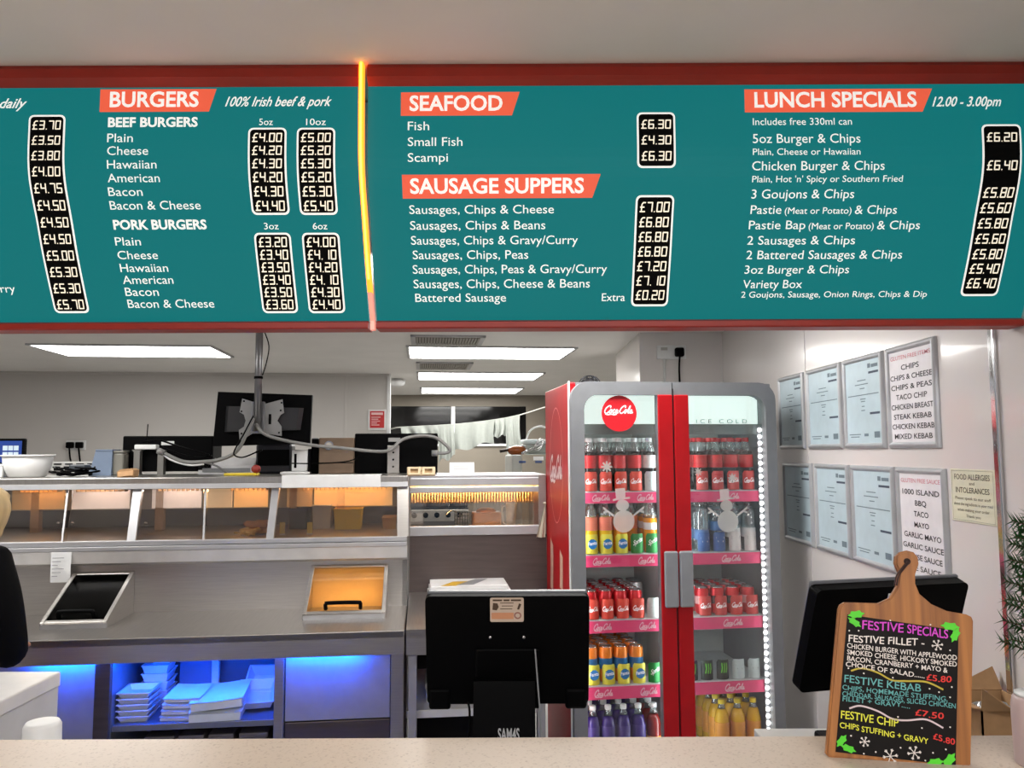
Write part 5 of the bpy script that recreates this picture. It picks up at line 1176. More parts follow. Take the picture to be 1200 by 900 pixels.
def towel(label, xl, xr, ytl, ytr, ybl, ybr, seed, jag=0):
    a = lp(xl, ytl); b = lp(xr, ytr); c = lp(xl, ybl); d = lp(xr, ybr); rn = random.Random(seed)
    ph = [rn.uniform(0, 6) for _ in range(3)]
    o = thing('hung_towel', label, 'towel', K, ((a[0] + b[0]) / 2, LV, (a[2] + b[2]) / 2), 'white cloths on the washing line')
    def f(s, q, dv=0):
        x = a[0] + (b[0] - a[0]) * s; zt = line_z(x) + .003; zb_ = c[2] + (d[2] - c[2]) * s + jag * .03 * math.sin(s * 9 + ph[0])
        return (x + .012 * math.sin(q * 3 + ph[1]) * q, LV - .01 + dv + .02 * q * math.sin(s * 13 + ph[2]) + .01 * q * math.sin(s * 29 + ph[0]), zt + (zb_ - zt) * q)
    MB().grid(lambda s, q: f(s, q, -.004), 22, 14).grid(lambda s, q: f(1 - s, q, .004), 22, 14).grid(lambda s, q: (f(s, 0)[0], LV - .014 + .03 * q, f(s, 0)[2] + .002 * math.sin(math.pi * q) - .0005), 22, 3).build('front_fall', cloth, o)
    MB().grid(lambda s, q: (f(s, q * .5)[0], LV + .012 + .008 * math.sin(s * 9), f(s, 0)[2] - q * .12), 16, 5).grid(lambda s, q: (f(1 - s, q * .5)[0], LV + .016 + .008 * math.sin((1 - s) * 9), f(1 - s, 0)[2] - q * .12), 16, 5).build('back_fall', cloth, o)
    return o
towel('white cloth partly hidden behind the large black box', 470, 513, 501, 499, 509, 509, 1)
towel('narrow white cloth hanging right of the large black box', 513, 532, 503, 502, 541, 535, 2, .6)
towel('widest white cloth in the middle of the washing line', 533, 579, 498, 492, 529, 518, 3, .5)
towel('short white cloth between the widest and the long ones', 579, 593, 492, 490, 513, 510, 4, .3)
towel('long crumpled white cloth at the right end of the line', 593, 609, 489, 486.5, 544, 523, 5, 1)
# white appliance
AV = 4.9
a, zt = K.hit(600, 533, AV); b = .62; z0 = 1.0
t = thing('work_table', 'steel work table carrying the white appliance behind the fridge', 'table', K, ((a + b) / 2, AV + .25, 0))
MB().box(a - .05, b + .05, AV - .02, AV + .55, z0 - .04, z0, .004).build('top', steel_h, t)
for x in (a - .02, b + .02):
    for y in (AV + .02, AV + .5): MB().box(x - .02, x + .02, y - .02, y + .02, 0, z0 - .04).build('leg', steel, t)
t = thing('white_appliance', 'white appliance with two blue switches left of the fridge', 'appliance', K, ((a + b) / 2, AV + .2, z0))
MB().box(a, b, AV, AV + .42, z0, zt, .012).build('body', mat('appliance_white', (176, 176, 170), .45), t)
for px0, px1 in ((608, 616), (627, 635)):
    x0, z_ = K.hit(px0, 540, AV); x1 = K.hit(px1, 543, AV)[0]; MB().box(x0, x1, AV - .006, AV, z_ - .014, z_, .002).build('switch', mat('blue_switch', (52, 76, 130), .4), t)
x0, z_ = K.hit(625, 535, AV); x1 = K.hit(637, 535, AV)[0]; MB().box(x0, x1, AV - .003, AV, z_ - .024, z_, .001).build('paper_label', mat('paper_white', (236, 236, 238), .6), t)
ZA = zt
a, zt = K.hit(614, 515, AV + .15); b = a + .2
t = thing('food_container', 'clear food container with white lid on the white appliance', 'container', K, ((a + b) / 2, AV + .2, ZA))
MB().box(a + .01, b - .01, AV + .12, AV + .3, ZA, ZA + (zt - ZA) * .75, .015).build('body', glassmat('cloudy_plastic', (215, 225, 222), refl=.4, haze=.3), t)
MB().box(a - .004, b + .004, AV + .105, AV + .315, ZA + (zt - ZA) * .7, zt, .01).build('lid', mat('pale_blue_lid', (206, 220, 222), .4), t)
MB().tube(smooth_line([(a + .02, AV + .2, zt - .005), (a + .05, AV + .2, zt + .06), (a + .12, AV + .2, zt + .085), (b - .01, AV + .2, zt + .05), (b, AV + .2, zt - .005)], 5), .006, 8).build('handle', white_pl, t)
MB().box(a + .04, b - .03, AV + .14, AV + .28, ZA + .004, ZA + .06, .02).build('food', mat('pale_green_food', (170, 176, 140), .7), t)
x, z_ = K.hit(610, 527, AV + .1)
t = thing('brown_pot', 'brown glazed dish beside the clear container on the white appliance', 'dish', K, (x - .02, AV + .12, ZA))
MB().lathe([(.04, 0), (.055, .012), (.062, .03), (.05, .05), (.02, .058), (0, .06)], (x - .02, AV + .12, ZA), 18).build('body', mat('brown_glaze', (146, 76, 30), .25), t)
MB().tube([(x - .07, AV + .12, ZA + .032), (x - .13, AV + .11, ZA + .022)], .01, 8).build('handle', mat('dark_handle', (40, 24, 16), .4), t)
t = thing('wire_whisk', 'loose wire whisk lying beside the container next to the fridge', 'whisk', K, (x + .1, AV + .08, ZA)); m = MB()
for k in range(5):
    g = math.pi * k / 5; m.tube([(x + .08 + .07 * q, AV + .07 + .035 * math.sin(math.pi * q) * math.cos(g), ZA + .04 + .035 * math.sin(math.pi * q) * math.sin(g) + .05 * q) for q in [i / 8 for i in range(9)]], .002, 5)
    m.tube([(x + .08 + .07 * q, AV + .07 - .035 * math.sin(math.pi * q) * math.cos(g), ZA + .04 - .035 * math.sin(math.pi * q) * math.sin(g) + .05 * q) for q in [i / 8 for i in range(9)]], .002, 5)
m.build('wires', chrome, t); MB().tube([(x + .085, AV + .07, ZA + .042), (x + .0, AV + .06, ZA + .009)], .008, 8).build('handle', chrome, t)
# cloth hanging at the corner of the shorter display
u_, z1 = K.hit(638, 590, V2 - .03); z0 = kz(630, V2 - .03, 636)
t = thing('hanging_rag', 'cream rag hanging between the shorter display and the fridge', 'rag', K, (u_, V2 - .03, z0))
MB().grid(lambda s, q: (u_ - .045 * q * (1 - s) + .006, V2 - .02 + .012 * math.sin(s * 9) * q, z1 - (z1 - z0) * q), 12, 8).grid(lambda s, q: (u_ - .045 * q * s + .006, V2 - .014 + .012 * math.sin((1 - s) * 9) * q, z1 - (z1 - z0) * q), 12, 8).build('cloth', mat('cream_cloth', (196, 186, 168), .85), t)
MB().ball((u_ + .004, V2 - .016, z1), .008, n=8).build('loop', MATS['cream_cloth'], t)
# socket on the back wall
t, us, z = socket('double wall socket with one black plug above the fridge', (778, 795), 413, 4.87, W)
MB().box(us[1] - .028, us[1] + .028, 4.82, 4.858, z - .03, z + .025, .01).build('plug', black_pl, t)
MB().tube(smooth_line([(us[1], 4.83, z - .02), (us[1] - .004, 4.84, z - .12), (us[1] + .002, 4.845, z - .3), (us[1] - .01, 4.85, z - .5)], 5), .006, 6).build('cable', black_pl, t)
MB().box(us[0] - .02, us[0] + .02, 4.856, 4.858, z + .012, z + .03, .001).build('switch', grey_lt, t)
MB().tube([(us[0], 4.862, z - .04), (us[0], 4.862, z - .5)], .008, 8).build('conduit', white_pl, t)
# ================================================================ near counter
NC, NY = 1.05, W.hitz(600, 863.5, 1.05)[1]
nc = thing('front_counter', 'speckled beige stone counter top along the bottom of the picture', 'counter', W, (0, .9, 0))
MB().box(-1.9, WX - .003, .55, NY, NC - .04, NC, .004).build('worktop', quartz, nc)
MB().box(-1.9, WX - .003, .62, .66, .1, NC - .04).build('front_panel', mat('counter_front_panel', (90, 84, 80), .5), nc)
MB().box(-1.9, WX - .003, .66, .7, 0, .1).build('plinth', black_mt, nc)
MB().box(-1.9, WX - .003, NY - .04, NY - .02, .1, NC - .04).build('rear_panel', grey_lt, nc)
LZ = .80
lg = thing('till_ledge', 'lower work ledge behind the stone counter carrying the tills', 'ledge', W, (0, NY + .25, 0))
MB().box(-1.14, .62, NY + .001, NY + .5, LZ - .03, LZ, .003).build('ledge_top', grey_lt, lg)
LZ2 = .885
MB().box(.62, WX - .003, NY + .001, NY + .53, LZ2 - .03, LZ2, .003).build('ledge_top', grey_lt, lg)['label'] = 'raised grey ledge end beside the wall'
for x in (-1.1, -.2, .62, 1.2): MB().box(x - .015, x + .015, NY + .04, NY + .45, 0, LZ - .03).build('support', grey_lt, lg)
# white return counter at the left
rz, ry = W.hitz(72, 787, NC)
rt = thing('return_counter', 'white counter return at the left with grey shaded side', 'counter', W, (rz - .4, 1.6, 0))
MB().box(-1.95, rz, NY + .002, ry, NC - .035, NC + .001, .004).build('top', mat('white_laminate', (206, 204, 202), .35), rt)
MB().box(-1.95, rz - .004, NY + .002, ry - .004, .0, NC - .035).build('side_panel', mat('shaded_white_laminate', (186, 186, 188), .45), rt)  # same laminate as the top, coloured greyer for the side's shade
# cups
cu, cz_ = W.hit(50, 845, 1.72)
t = thing('paper_cup', 'white upturned paper cup by the foot of the white return counter', 'cup', W, (cu, 1.72, LZ))
h = cz_ - LZ; r0 = .036
MB().lathe([(r0 + .008, 0), (r0 + .009, .004), (r0 + .006, .006), (r0, h - .008), (r0 - .004, h - .001), (r0 - .008, h), (0, h - .001)], (cu, 1.72, LZ), 24).build('cup', white_pl, t)
MB().lathe([(r0 + .0078, 0), (r0 + .0105, .001), (r0 + .0105, .005), (r0 + .0075, .006)], (cu, 1.72, LZ), 24).build('rim', white_pl, t)
# ---- till seen from behind
PY = 1.86
a, zt = W.hit(498, 699, PY); b = W.hit(691, 699, PY)[0]; zb = W.hit(600, 833, PY)[1]
c = (a + b) / 2
t1 = thing('till_screen', 'black till screen on a stand in front of the papers, back towards the viewer', 'till', W, (c, PY + .05, LZ))
tilt = Matrix.Translation((c, PY, zt)) @ Matrix.Rotation(R(13), 4, 'X') @ Matrix.Translation((-c, -PY, -zt))
def tl(m): m.v = [tuple(tilt @ Vector(q)) for q in m.v]; return m
tl(MB().prism(rrect(a, b, zb - .01, zt, .012, 4), PY, PY + .022)).build('casing', black_pl, t1)
tl(MB().box(a + .003, b - .003, PY + .018, PY + .034, zb - .005, zt + .003, .004)).build('bezel', mat('grey_bezel', (96, 98, 104), .35), t1)
tl(MB().box(a + .012, b - .012, PY + .0335, PY + .035, zb + .01, zt - .012)).build('screen', mat('till_display', (40, 60, 80), .2, emit=.15), t1)
tl(MB().box(c - .075, c + .075, PY - .006, PY + .004, zb - .02, zb + .13, .006)).build('rear_housing', black_pl, t1)
tl(MB().box(a + .004, a + .055, PY - .006, PY + .01, zb - .022, zb + .03, .006)).build('side_port_block', black_pl, t1)
tl(MB().box(b - .055, b - .004, PY - .006, PY + .01, zb - .022, zb + .03, .01)).build('side_port_block', black_pl, t1)
sx = W.hit(544, 760, PY)[0]; s2 = W.hit(632, 760, PY)[0]
MB().prismu([(PY - .02, LZ + .02), (PY + .02, zb + .06), (PY + .05, zb + .06), (PY + .08, LZ + .02)], sx + .02, s2 - .01).build('stand', black_pl, t1)
MB().box(c - .13, c + .11, PY - .09, PY + .14, LZ, LZ + .022, .008).build('base', black_pl, t1)
x0, z0 = W.hit(583, 868, PY - .05); x1, z1 = W.hit(609, 868, PY - .05)
zt0 = W.hit(600, 867, PY)[1]
MB().text('SAM4S', lambda u, v: (x0 + u, PY + .02 - .04 * ((zb + .06 - zt0 - v) / (zb + .04 - LZ)) - .002, zt0 + v), x1 - x0, .024, .02).build('maker_lettering', mat('grey_lettering_till', (170, 170, 172), .5), t1)
# sticker and screws
sa, sz1 = W.hit(574, 703, PY - .01); sb, sz0 = W.hit(614, 734, PY - .01)
st = tl(MB().prism(rrect(sa, sb, sz0 + .004, sz1 + .003, .004, 3), PY - .0012, PY)).build('sticker', mat('cream_sticker', (196, 176, 158), .5), t1)
W_, H_ = sb - sa, sz1 - sz0
m = MB(); pf = lambda u, v: (sa + u, PY - .0018, sz0 + .004 + v)

for x0_, x1_ in ((.08, .36), (.4, .58), (.62, .92)): m.add([pf(W_ * x0_, H_ * .85), pf(W_ * x1_, H_ * .85), pf(W_ * x1_, H_ * .92), pf(W_ * x0_, H_ * .92)], [(0, 1, 2, 3)])
for i, (x0_, x1_) in enumerate(((.3, .7), (.35, .68), (.3, .66))):
    zz = H_ * (.76 - .12 * i); m.add([pf(W_ * x0_, zz), pf(W_ * x1_, zz), pf(W_ * x1_, zz + H_ * .03), pf(W_ * x0_, zz + H_ * .03)], [(0, 1, 2, 3)])
m.add([pf(W_ * .07, H_ * .5), pf(W_ * .2, H_ * .48), pf(W_ * .26, H_ * .62), pf(W_ * .22, H_ * .76), pf(W_ * .09, H_ * .78)], [(0, 1, 2, 3, 4)])
m.add([pf(W_ * .8, H_ * .52), pf(W_ * .86, H_ * .5), pf(W_ * .93, H_ * .72), pf(W_ * .86, H_ * .76)], [(0, 1, 2, 3)])
tl(m).build('sticker_print', mat('dark_sticker_print', (70, 50, 34), .6), st)
m = MB(); m.add([pf(W_ * .04, H_ * .12), pf(W_ * .7, H_ * .12), pf(W_ * .7, H_ * .38), pf(W_ * .04, H_ * .38)], [(0, 1, 2, 3)]); tl(m).build('orange_band', mat('orange_band_print', (200, 140, 104), .6), st)
m = MB(); m.ring([(sa + W_ * .82 + W_ * .11 * math.cos(g), sz0 + .004 + H_ * .26 + W_ * .11 * math.sin(g)) for g in [2 * math.pi * k / 16 for k in range(16)]], [(sa + W_ * .82 + W_ * .07 * math.cos(g), sz0 + .004 + H_ * .26 + W_ * .07 * math.sin(g)) for g in [2 * math.pi * k / 16 for k in range(16)]], PY - .0018, PY - .001); tl(m).build('stamp', mat('brown_stamp', (150, 100, 90), .6), st)
for px in (574, 614):
    q = W.hit(px, 752, PY - .01); m = MB().ball((q[0], PY - .001, q[1]), .004, .002, .004, 8); tl(m).build('screw', chrome, t1)
MB().tube(smooth_line([(W.hit(627, 760, PY - .03)[0], PY - .035, W.hit(627, 760, PY - .03)[1]), (W.hit(630, 800, PY - .03)[0], PY - .04, W.hit(630, 800, PY - .03)[1]), (W.hit(633, 845, PY - .03)[0], PY - .045, W.hit(633, 845, PY - .03)[1]), (W.hit(634, 880, PY)[0], PY - .04, LZ + .02)], 5), .002, 6).build('pale_cable', grey_pl, t1)
MB().tube(smooth_line([(W.hit(547, 828, PY - .01)[0], PY + .02, W.hit(547, 825, PY)[1]), (W.hit(550, 845, PY)[0], PY + .015, W.hit(550, 845, PY)[1]), (W.hit(545, 870, PY)[0], PY + .02, LZ + .02)], 5), .003, 6).build('cable', black_pl, t1)
# ---- second till behind the chopping board sign
QY = 1.8
P_ = W.hit(1135, 688, QY + .06); Pl = W.hit(958, 692, QY)
o_ = Vector((Pl[0], QY, Pl[1])); wdt = .345
un = Vector((math.cos(R(14)), math.sin(R(14)), 0)); nn = Vector((-un.y, un.x, 0)); up = Vector((0, 0, 1)) * math.cos(R(20)) + nn * math.sin(R(20)) * 1
up = (Vector((0, 0, 1)) * math.cos(R(19)) - nn * math.sin(R(19))); dp = un.cross(up) * -1
TF = Fr(o_, 0, un, dp, up) if False else None
nrm = up.cross(un)
F2 = Fr(o_, 0, un, nrm, up)
# solve the lower left corner in the tilted plane
q0 = F2.hit(939, 812, 0); q1 = F2.hit(1135, 687, 0)
wdt = q1[0]; hgt = -q0[1]
ts = thing('till_screen', 'black tilted till screen behind the wooden sign, by the right wall', 'till', W, (o_.x + wdt / 2, QY + .08, LZ2))
def f2(m): m.v = [tuple(F2.p(*q)) for q in m.v]; return m
sk = q0[0]
f2(MB().prism(rrect(0 + min(0, 0), wdt, -hgt, 0, .014, 4), 0, .03)).build('casing', black_pl, ts)
f2(MB().box(.004, wdt - .004, .028, .04, -hgt + .004, .004, .004)).build('bezel', MATS['grey_bezel'], ts)
f2(MB().box(wdt * .34, wdt * .66, -.03, .002, -hgt - .01, -.06, .012)).build('rear_housing', black_pl, ts)
stx, stz = F2.hit(1046, 697, 0)
f2(MB().box(stx - .012, stx + .012, -.0012, 0, stz - .012, stz + .004)).build('sticker', white_pl, ts)
cc = F2.p(wdt / 2, .02, -hgt * .7)
MB().prismu([(cc.y - .03, LZ2 + .02), (cc.y - .02, cc.z), (cc.y + .03, cc.z), (cc.y + .05, LZ2 + .02)], cc.x - .06, cc.x + .06).build('stand', black_pl, ts)
MB().box(cc.x - .11, cc.x + .11, cc.y - .07, cc.y + .12, LZ2, LZ2 + .022, .008).build('base', black_pl, ts)

# ================================================================ chopping board sign
bl = W.hitz(968, 888, NC); yaw = -9
BRt = Vector((math.cos(R(yaw)), math.sin(R(yaw)), 0)); lean = R(9)
nd = Vector((-BRt.y, BRt.x, 0)); BUp = Vector((0, 0, 1)) * math.cos(lean) + nd * math.sin(lean); roll_ = R(-2.2)
BR2 = BRt * math.cos(roll_) + BUp * math.sin(roll_); BU2 = BUp * math.cos(roll_) - BRt * math.sin(roll_); BN = BU2.cross(BR2)
BF = Fr((bl[0], bl[1], NC + .001), 0, BR2, BN, BU2)
bh = lambda px, py: BF.hit(px, py, 0)
outl = [(968, 884), (983, 714), (985, 709), (990, 706), (1030, 707), (1043, 701), (1051, 688), (1054, 672), (1049, 660), (1050, 652), (1055, 647), (1063, 645), (1071, 647), (1076, 653), (1077, 661), (1073, 673), (1073, 684), (1078, 696), (1092, 708), (1110, 716), (1133, 720), (1139, 723), (1141, 728), (1138, 899), (1135, 903)]
pts = [bh(*q) for q in outl]
pts = [(a, max(b, 0)) for a, b in pts] + [(pts[0][0] + .006, 0)]
sg = thing('chopping_board_sign', 'wooden paddle chopping board sign with festive specials leaning on the stone counter', 'sign', BF, (.12, 0, 0))
zlow = min(BF.p(a, v, b).z for a, b in pts for v in (0, .016)); 
bm = bmesh.new(); vv = [bm.verts.new((a, 0, b)) for a, b in pts]; f_ = bm.faces.new(vv)
ex = bmesh.ops.extrude_face_region(bm, geom=[f_]); bmesh.ops.translate(bm, verts=[q for q in ex['geom'] if isinstance(q, bmesh.types.BMVert)], vec=(0, .016, 0))
bmesh.ops.recalc_face_normals(bm, faces=bm.faces[:])
es = [e for e in bm.edges if len(e.link_faces) == 2 and abs(e.link_faces[0].normal.dot(e.link_faces[1].normal)) < .3]
bmesh.ops.bevel(bm, geom=[e for e in es if abs(e.verts[0].co.y - e.verts[1].co.y) < 1e-6], offset=.003, segments=2, affect='EDGES')
MB().bm(bm).build('board', wood, sg)
cq = [bh(*q) for q in ((993, 720), (1123, 739), (1120, 902), (979, 881))]
cq[2] = (cq[2][0], max(cq[2][1], .006))
MB().prism(cq[::-1], -.0012, .0002).build('chalk_panel', mat('black_chalk_panel', (11, 6, 5), .5, spec=.2), sg)
PV = -.0019
def wr(mb, body, xl, yl, xr, yr, cap, bold=.004, shear=.08, wob=.5):
    a = bh(xl, yl); b = bh(xr, yr); h = bh(xl, yl - cap)[1] - a[1]; w = b[0] - a[0]; s = (b[1] - a[1]) / w; r = random.Random(body); p1, p2 = r.uniform(0, 6), r.uniform(0, 6)
    mb.text(body, lambda u, v: (a[0] + u + .0003 * wob * math.sin(u * 300 + p2), PV, a[1] + v + s * u + wob * .0012 * math.sin(u * 170 + p1)), w, h, bold, shear)
pen = lambda n, c: mat(n, c, .5, var=0)
wp, pp, cp, yp, rp = pen('white_pen', (228, 220, 214)), pen('magenta_pen', (206, 62, 196)), pen('cyan_pen', (96, 168, 168)), pen('yellow_pen', (222, 222, 60)), pen('red_pen', (214, 44, 36))
m = MB(); wr(m, 'FESTIVE', 1010, 737, 1059, 741, 10, .012); wr(m, 'SPECIALS', 1063, 742, 1111, 748, 10, .012); m.build('title_lettering', pp, sg)
m = MB(); wr(m, 'FESTIVE FILLET -', 994, 752, 1083, 757, 8, .012)
for b_, y in (('CHICKEN BURGER WITH APPLEWOOD', 759), ('SMOKED CHEESE, HICKORY SMOKED', 766.5), ('BACON, CRANBERRY + MAYO &', 774)): wr(m, b_, 992.5, y, 1121 if '&' not in b_ else 1110, y + 15 if '&' not in b_ else y + 14, 5.6, .01)
wr(m, 'CHOICE OF SALAD......', 991, 780.5, 1083, 795, 5.6, .01); m.build('fillet_lettering', wp, sg)
for q_ in (('£5.80', 1085, 797, 1115, 800), ('£7.50', 1072, 838, 1106, 843), ('£5.80', 1093, 866, 1119, 873)): m = MB(); wr(m, *q_, 7, .012); m.build('price_lettering', rp, sg)
m = MB(); wr(m, 'FESTIVE KEBAB', 989, 799, 1079, 811, 8.5, .006)
for b_, y, xr in (('CHIPS, HOMEMADE STUFFING,', 808, 1110), ('CHEDDAR, SAUSAGES, SLICED CHICKEN', 815, 1120), ('FILLET + GRAVY.....', 821, 1066)): wr(m, b_, 987, y, xr, y + (xr - 987) * .112, 5.6, .006)
m.build('kebab_lettering', cp, sg)
m = MB(); wr(m, 'FESTIVE CHIP', 985, 841, 1053, 852, 9, .01); wr(m, 'CHIPS STUFFING + GRAVY', 984, 852, 1088, 872, 6.5, .01); m.build('chip_lettering', yp, sg)
def wavy(P, m_, nm, wd):
    L = [bh(*q) for q in P]; L = [(q[0], q[1]) for q in smooth_line([(a, b, 0) for a, b in L], 6)]
    MB().ribbon([L], lambda a, b: (a, PV, b), wd).build(nm, m_, sg)
wavy([(997, 786), (1010, 783), (1028, 788), (1045, 797), (1062, 798), (1085, 799), (1105, 808)], mat('gold_pen', (190, 170, 50), .5), 'wavy_line', .003)
wavy([(995, 830), (1008, 827), (1028, 833), (1045, 842), (1062, 844), (1085, 843), (1105, 853)], mat('pink_pen', (216, 196, 200), .5), 'wavy_line', .003)
def holly(x, y, s, rot, nm='holly_leaf'):
    c = bh(x, y); m = MB(); o = []
    for k in range(24):
        g = 2 * math.pi * k / 24; e = 1 + (.22 if k % 4 == 0 else -.14 if k % 4 == 2 else 0); a, b = s * 1.5 * e * math.cos(g), s * .72 * e * math.sin(g); o.append((c[0] + a * math.cos(rot) - b * math.sin(rot), c[1] + a * math.sin(rot) + b * math.cos(rot)))
    m.prism(o, PV - .0002, -.0013); m.build(nm, mat('bright_green_pen', (84, 214, 40), .5), sg)
for a in ((1003, 720, .0085, .2), (1001, 729, .0075, -.6), (1113, 734, .009, -.05), (1119, 744, .008, 1.1), (986, 868, .0075, .9), (994, 877, .0075, -.3), (1096, 893, .008, .2), (1112, 891, .009, .9)): holly(*a)
def star(x, y, r):
    c = bh(x, y); L = []
    for k in range(6):
        g = math.pi * k / 3 + .2; e = (c[0] + r * math.cos(g), c[1] + r * math.sin(g)); L.append([c, e])
        for d in (-.5, .5): q = (c[0] + r * .6 * math.cos(g), c[1] + r * .6 * math.sin(g)); L.append([q, (q[0] + r * .35 * math.cos(g + d), q[1] + r * .35 * math.sin(g + d))])
    MB().ribbon(L, lambda a, b: (a, PV, b), .0014).build('snowflake_drawing', wp, sg)
star(1098, 756, .010); star(1013, 869, .009); star(1043, 886, .013); star(1071, 882, .012)
m = MB()
for x, y in ((1043, 727), (1090, 732), (995, 739), (1006, 739), (1113, 762), (994, 783), (1012, 789), (1046, 794), (1089, 807), (1100, 811), (1115, 805), (1052, 840), (1080, 853), (1113, 852), (997, 862), (1026, 881), (1055, 876), (1093, 882), (1108, 878), (1084, 891), (1012, 883), (1113, 817)):
    q = bh(x, y); m.prism([(q[0] + .0014 * math.cos(2 * math.pi * k / 8), q[1] + .0014 * math.sin(2 * math.pi * k / 8)) for k in range(8)], PV, -.0013)
m.build('snow_dots', wp, sg)
q = bh(1063, 658); MB().prism([(q[0] + .006 * math.cos(2 * math.pi * k / 14), q[1] + .006 * math.sin(2 * math.pi * k / 14)) for k in range(14)], -.0008, .0165).build('hanging_hole', mat('hole_dark', (40, 22, 12), .8), sg)
L = [bh(1063, 658), bh(1057, 665), bh(1050, 674), bh(1047, 686)]
MB().tube(smooth_line([(a, -.003 - .001 * i, b) for i, (a, b) in enumerate(L)], 4), .0016, 6).build('leather_loop', mat('dark_leather', (50, 22, 14), .6), sg)
MB().tube(smooth_line([(a + .004, -.003 - .001 * i, b) for i, (a, b) in enumerate(L)], 4), .0013, 6).build('leather_loop', MATS['dark_leather'], sg)
st_ = MB(); u_ = pts[0][0] + .12
pz = BF.p(u_, .016, .16); d_ = .016
st_.box(u_ - .02, u_ + .02, .016, .022, .01, .16, .002).build('rear_strut', wood, sg)

# ================================================================ right hand end of the counter: carton, tub, tree
cx, cy = W.hitz(1172, 843, LZ2)
cy = min(cy, NY + .4); cx = W.hit(1178, 830, cy)[0]
t = thing('open_carton', 'open brown cardboard carton with raised flaps right of the wooden sign', 'carton', W, (cx, cy, LZ2))
w, d, h = .09, .08, W.hit(1180, 832, cy)[1] - LZ2; x0, x1 = W.hit(1150, 832, cy)[0], 1.285
m = MB().box(x0, x1, cy, cy + .004, LZ2, LZ2 + h).box(x0, x1, cy + .16, cy + .164, LZ2, LZ2 + h).box(x0, x0 + .004, cy, cy + .164, LZ2, LZ2 + h).box(x1 - .004, x1, cy, cy + .164, LZ2, LZ2 + h).box(x0, x1, cy, cy + .164, LZ2, LZ2 + .004)
m.build('body', kraft, t)
def flap(p, nm='flap'):
    q = [Vector(a) for a in p]; n_ = (q[1] - q[0]).cross(q[2] - q[0]).normalized() * .003
    MB().add([tuple(a) for a in q] + [tuple(a + n_) for a in q], [(0, 1, 2, 3), (7, 6, 5, 4)] + [(i, 4 + i, 4 + (i + 1) % 4, (i + 1) % 4) for i in range(4)]).build(nm, kraft, t)
H = LZ2 + h
wp3 = lambda px, py, y: (W.hit(px, py, y)[0], y, W.hit(px, py, y)[1])
flap([(x0, cy + .002, H), (x1, cy + .002, H), wp3(1188, 832, cy - .05), wp3(1151, 806, cy - .05)])
flap([(x0, cy + .162, H), (x1, cy + .162, H), (x1, cy + .2, H + .05), wp3(1170, 803, cy + .2)])
flap([(x0 + .002, cy, H), (x0 + .002, cy + .162, H), (x0 - .06, cy + .15, H + .012), (x0 - .06, cy + .01, H + .008)])
pl_ = glassmat('crumpled_wrap', (240, 244, 246), refl=.5, rough=.12, haze=.25)
rn = random.Random(3)
t = thing('plastic_wrap', 'crumpled clear plastic wrap stuffed in the open carton', 'wrap', W, ((x0 + x1) / 2, cy + .08, H - .06))
m = MB(); P0 = [[rn.uniform(-.012, .012) for _ in range(12)] for _ in range(12)]
m.grid(lambda s, q: (x0 + .01 + (x1 - x0 - .02) * s + P0[int(s * 11)][int(q * 11)] * .3, cy + .012 + .14 * q, H - .035 + P0[int(q * 11)][int(s * 11)] + .025 * math.sin(s * 3.1) * math.sin(q * 3.1)), 11, 11, False); m.build('sheet', pl_, t)
m = MB(); m.grid(lambda s, q: (x0 + .015 + (x1 - x0 - .03) * s, cy + .015 + .13 * q, H - .06 + P0[int(s * 11)][int(q * 11)] * .6), 11, 11, False); m.build('inner_sheet', pl_, t)
tx, tyy = 1.0, 1.5
tx = W.hit(1213, 850, 1.44)[0]
t = thing('frosted_tub', 'pinkish frosted tub at the right edge of the stone counter', 'tub', W, (tx, 1.44, NC))
zt = W.hit(1200, 812, 1.44)[1]; h = zt - NC; r0 = tx - W.hit(1189, 850, 1.44)[0]
MB().lathe([(r0 * .9, 0), (r0 * .96, .004), (r0, h * .8), (r0 * .93, h * .92), (r0 * .8, h * .97), (r0 * .78, h * .96), (r0 * .94, h * .8), (r0 * .9, .008), (0, .007)], (tx, 1.44, NC), 28).build('body', glassmat('frosted_pink_plastic', (244, 226, 224), refl=.25, rough=.3, haze=.55, hcol=(226, 206, 206)), t)
MB().lathe([(r0 * .82, h * .96), (r0 * .82, h), (0, h)], (tx, 1.44, NC), 24).build('lid', white_pl, t)
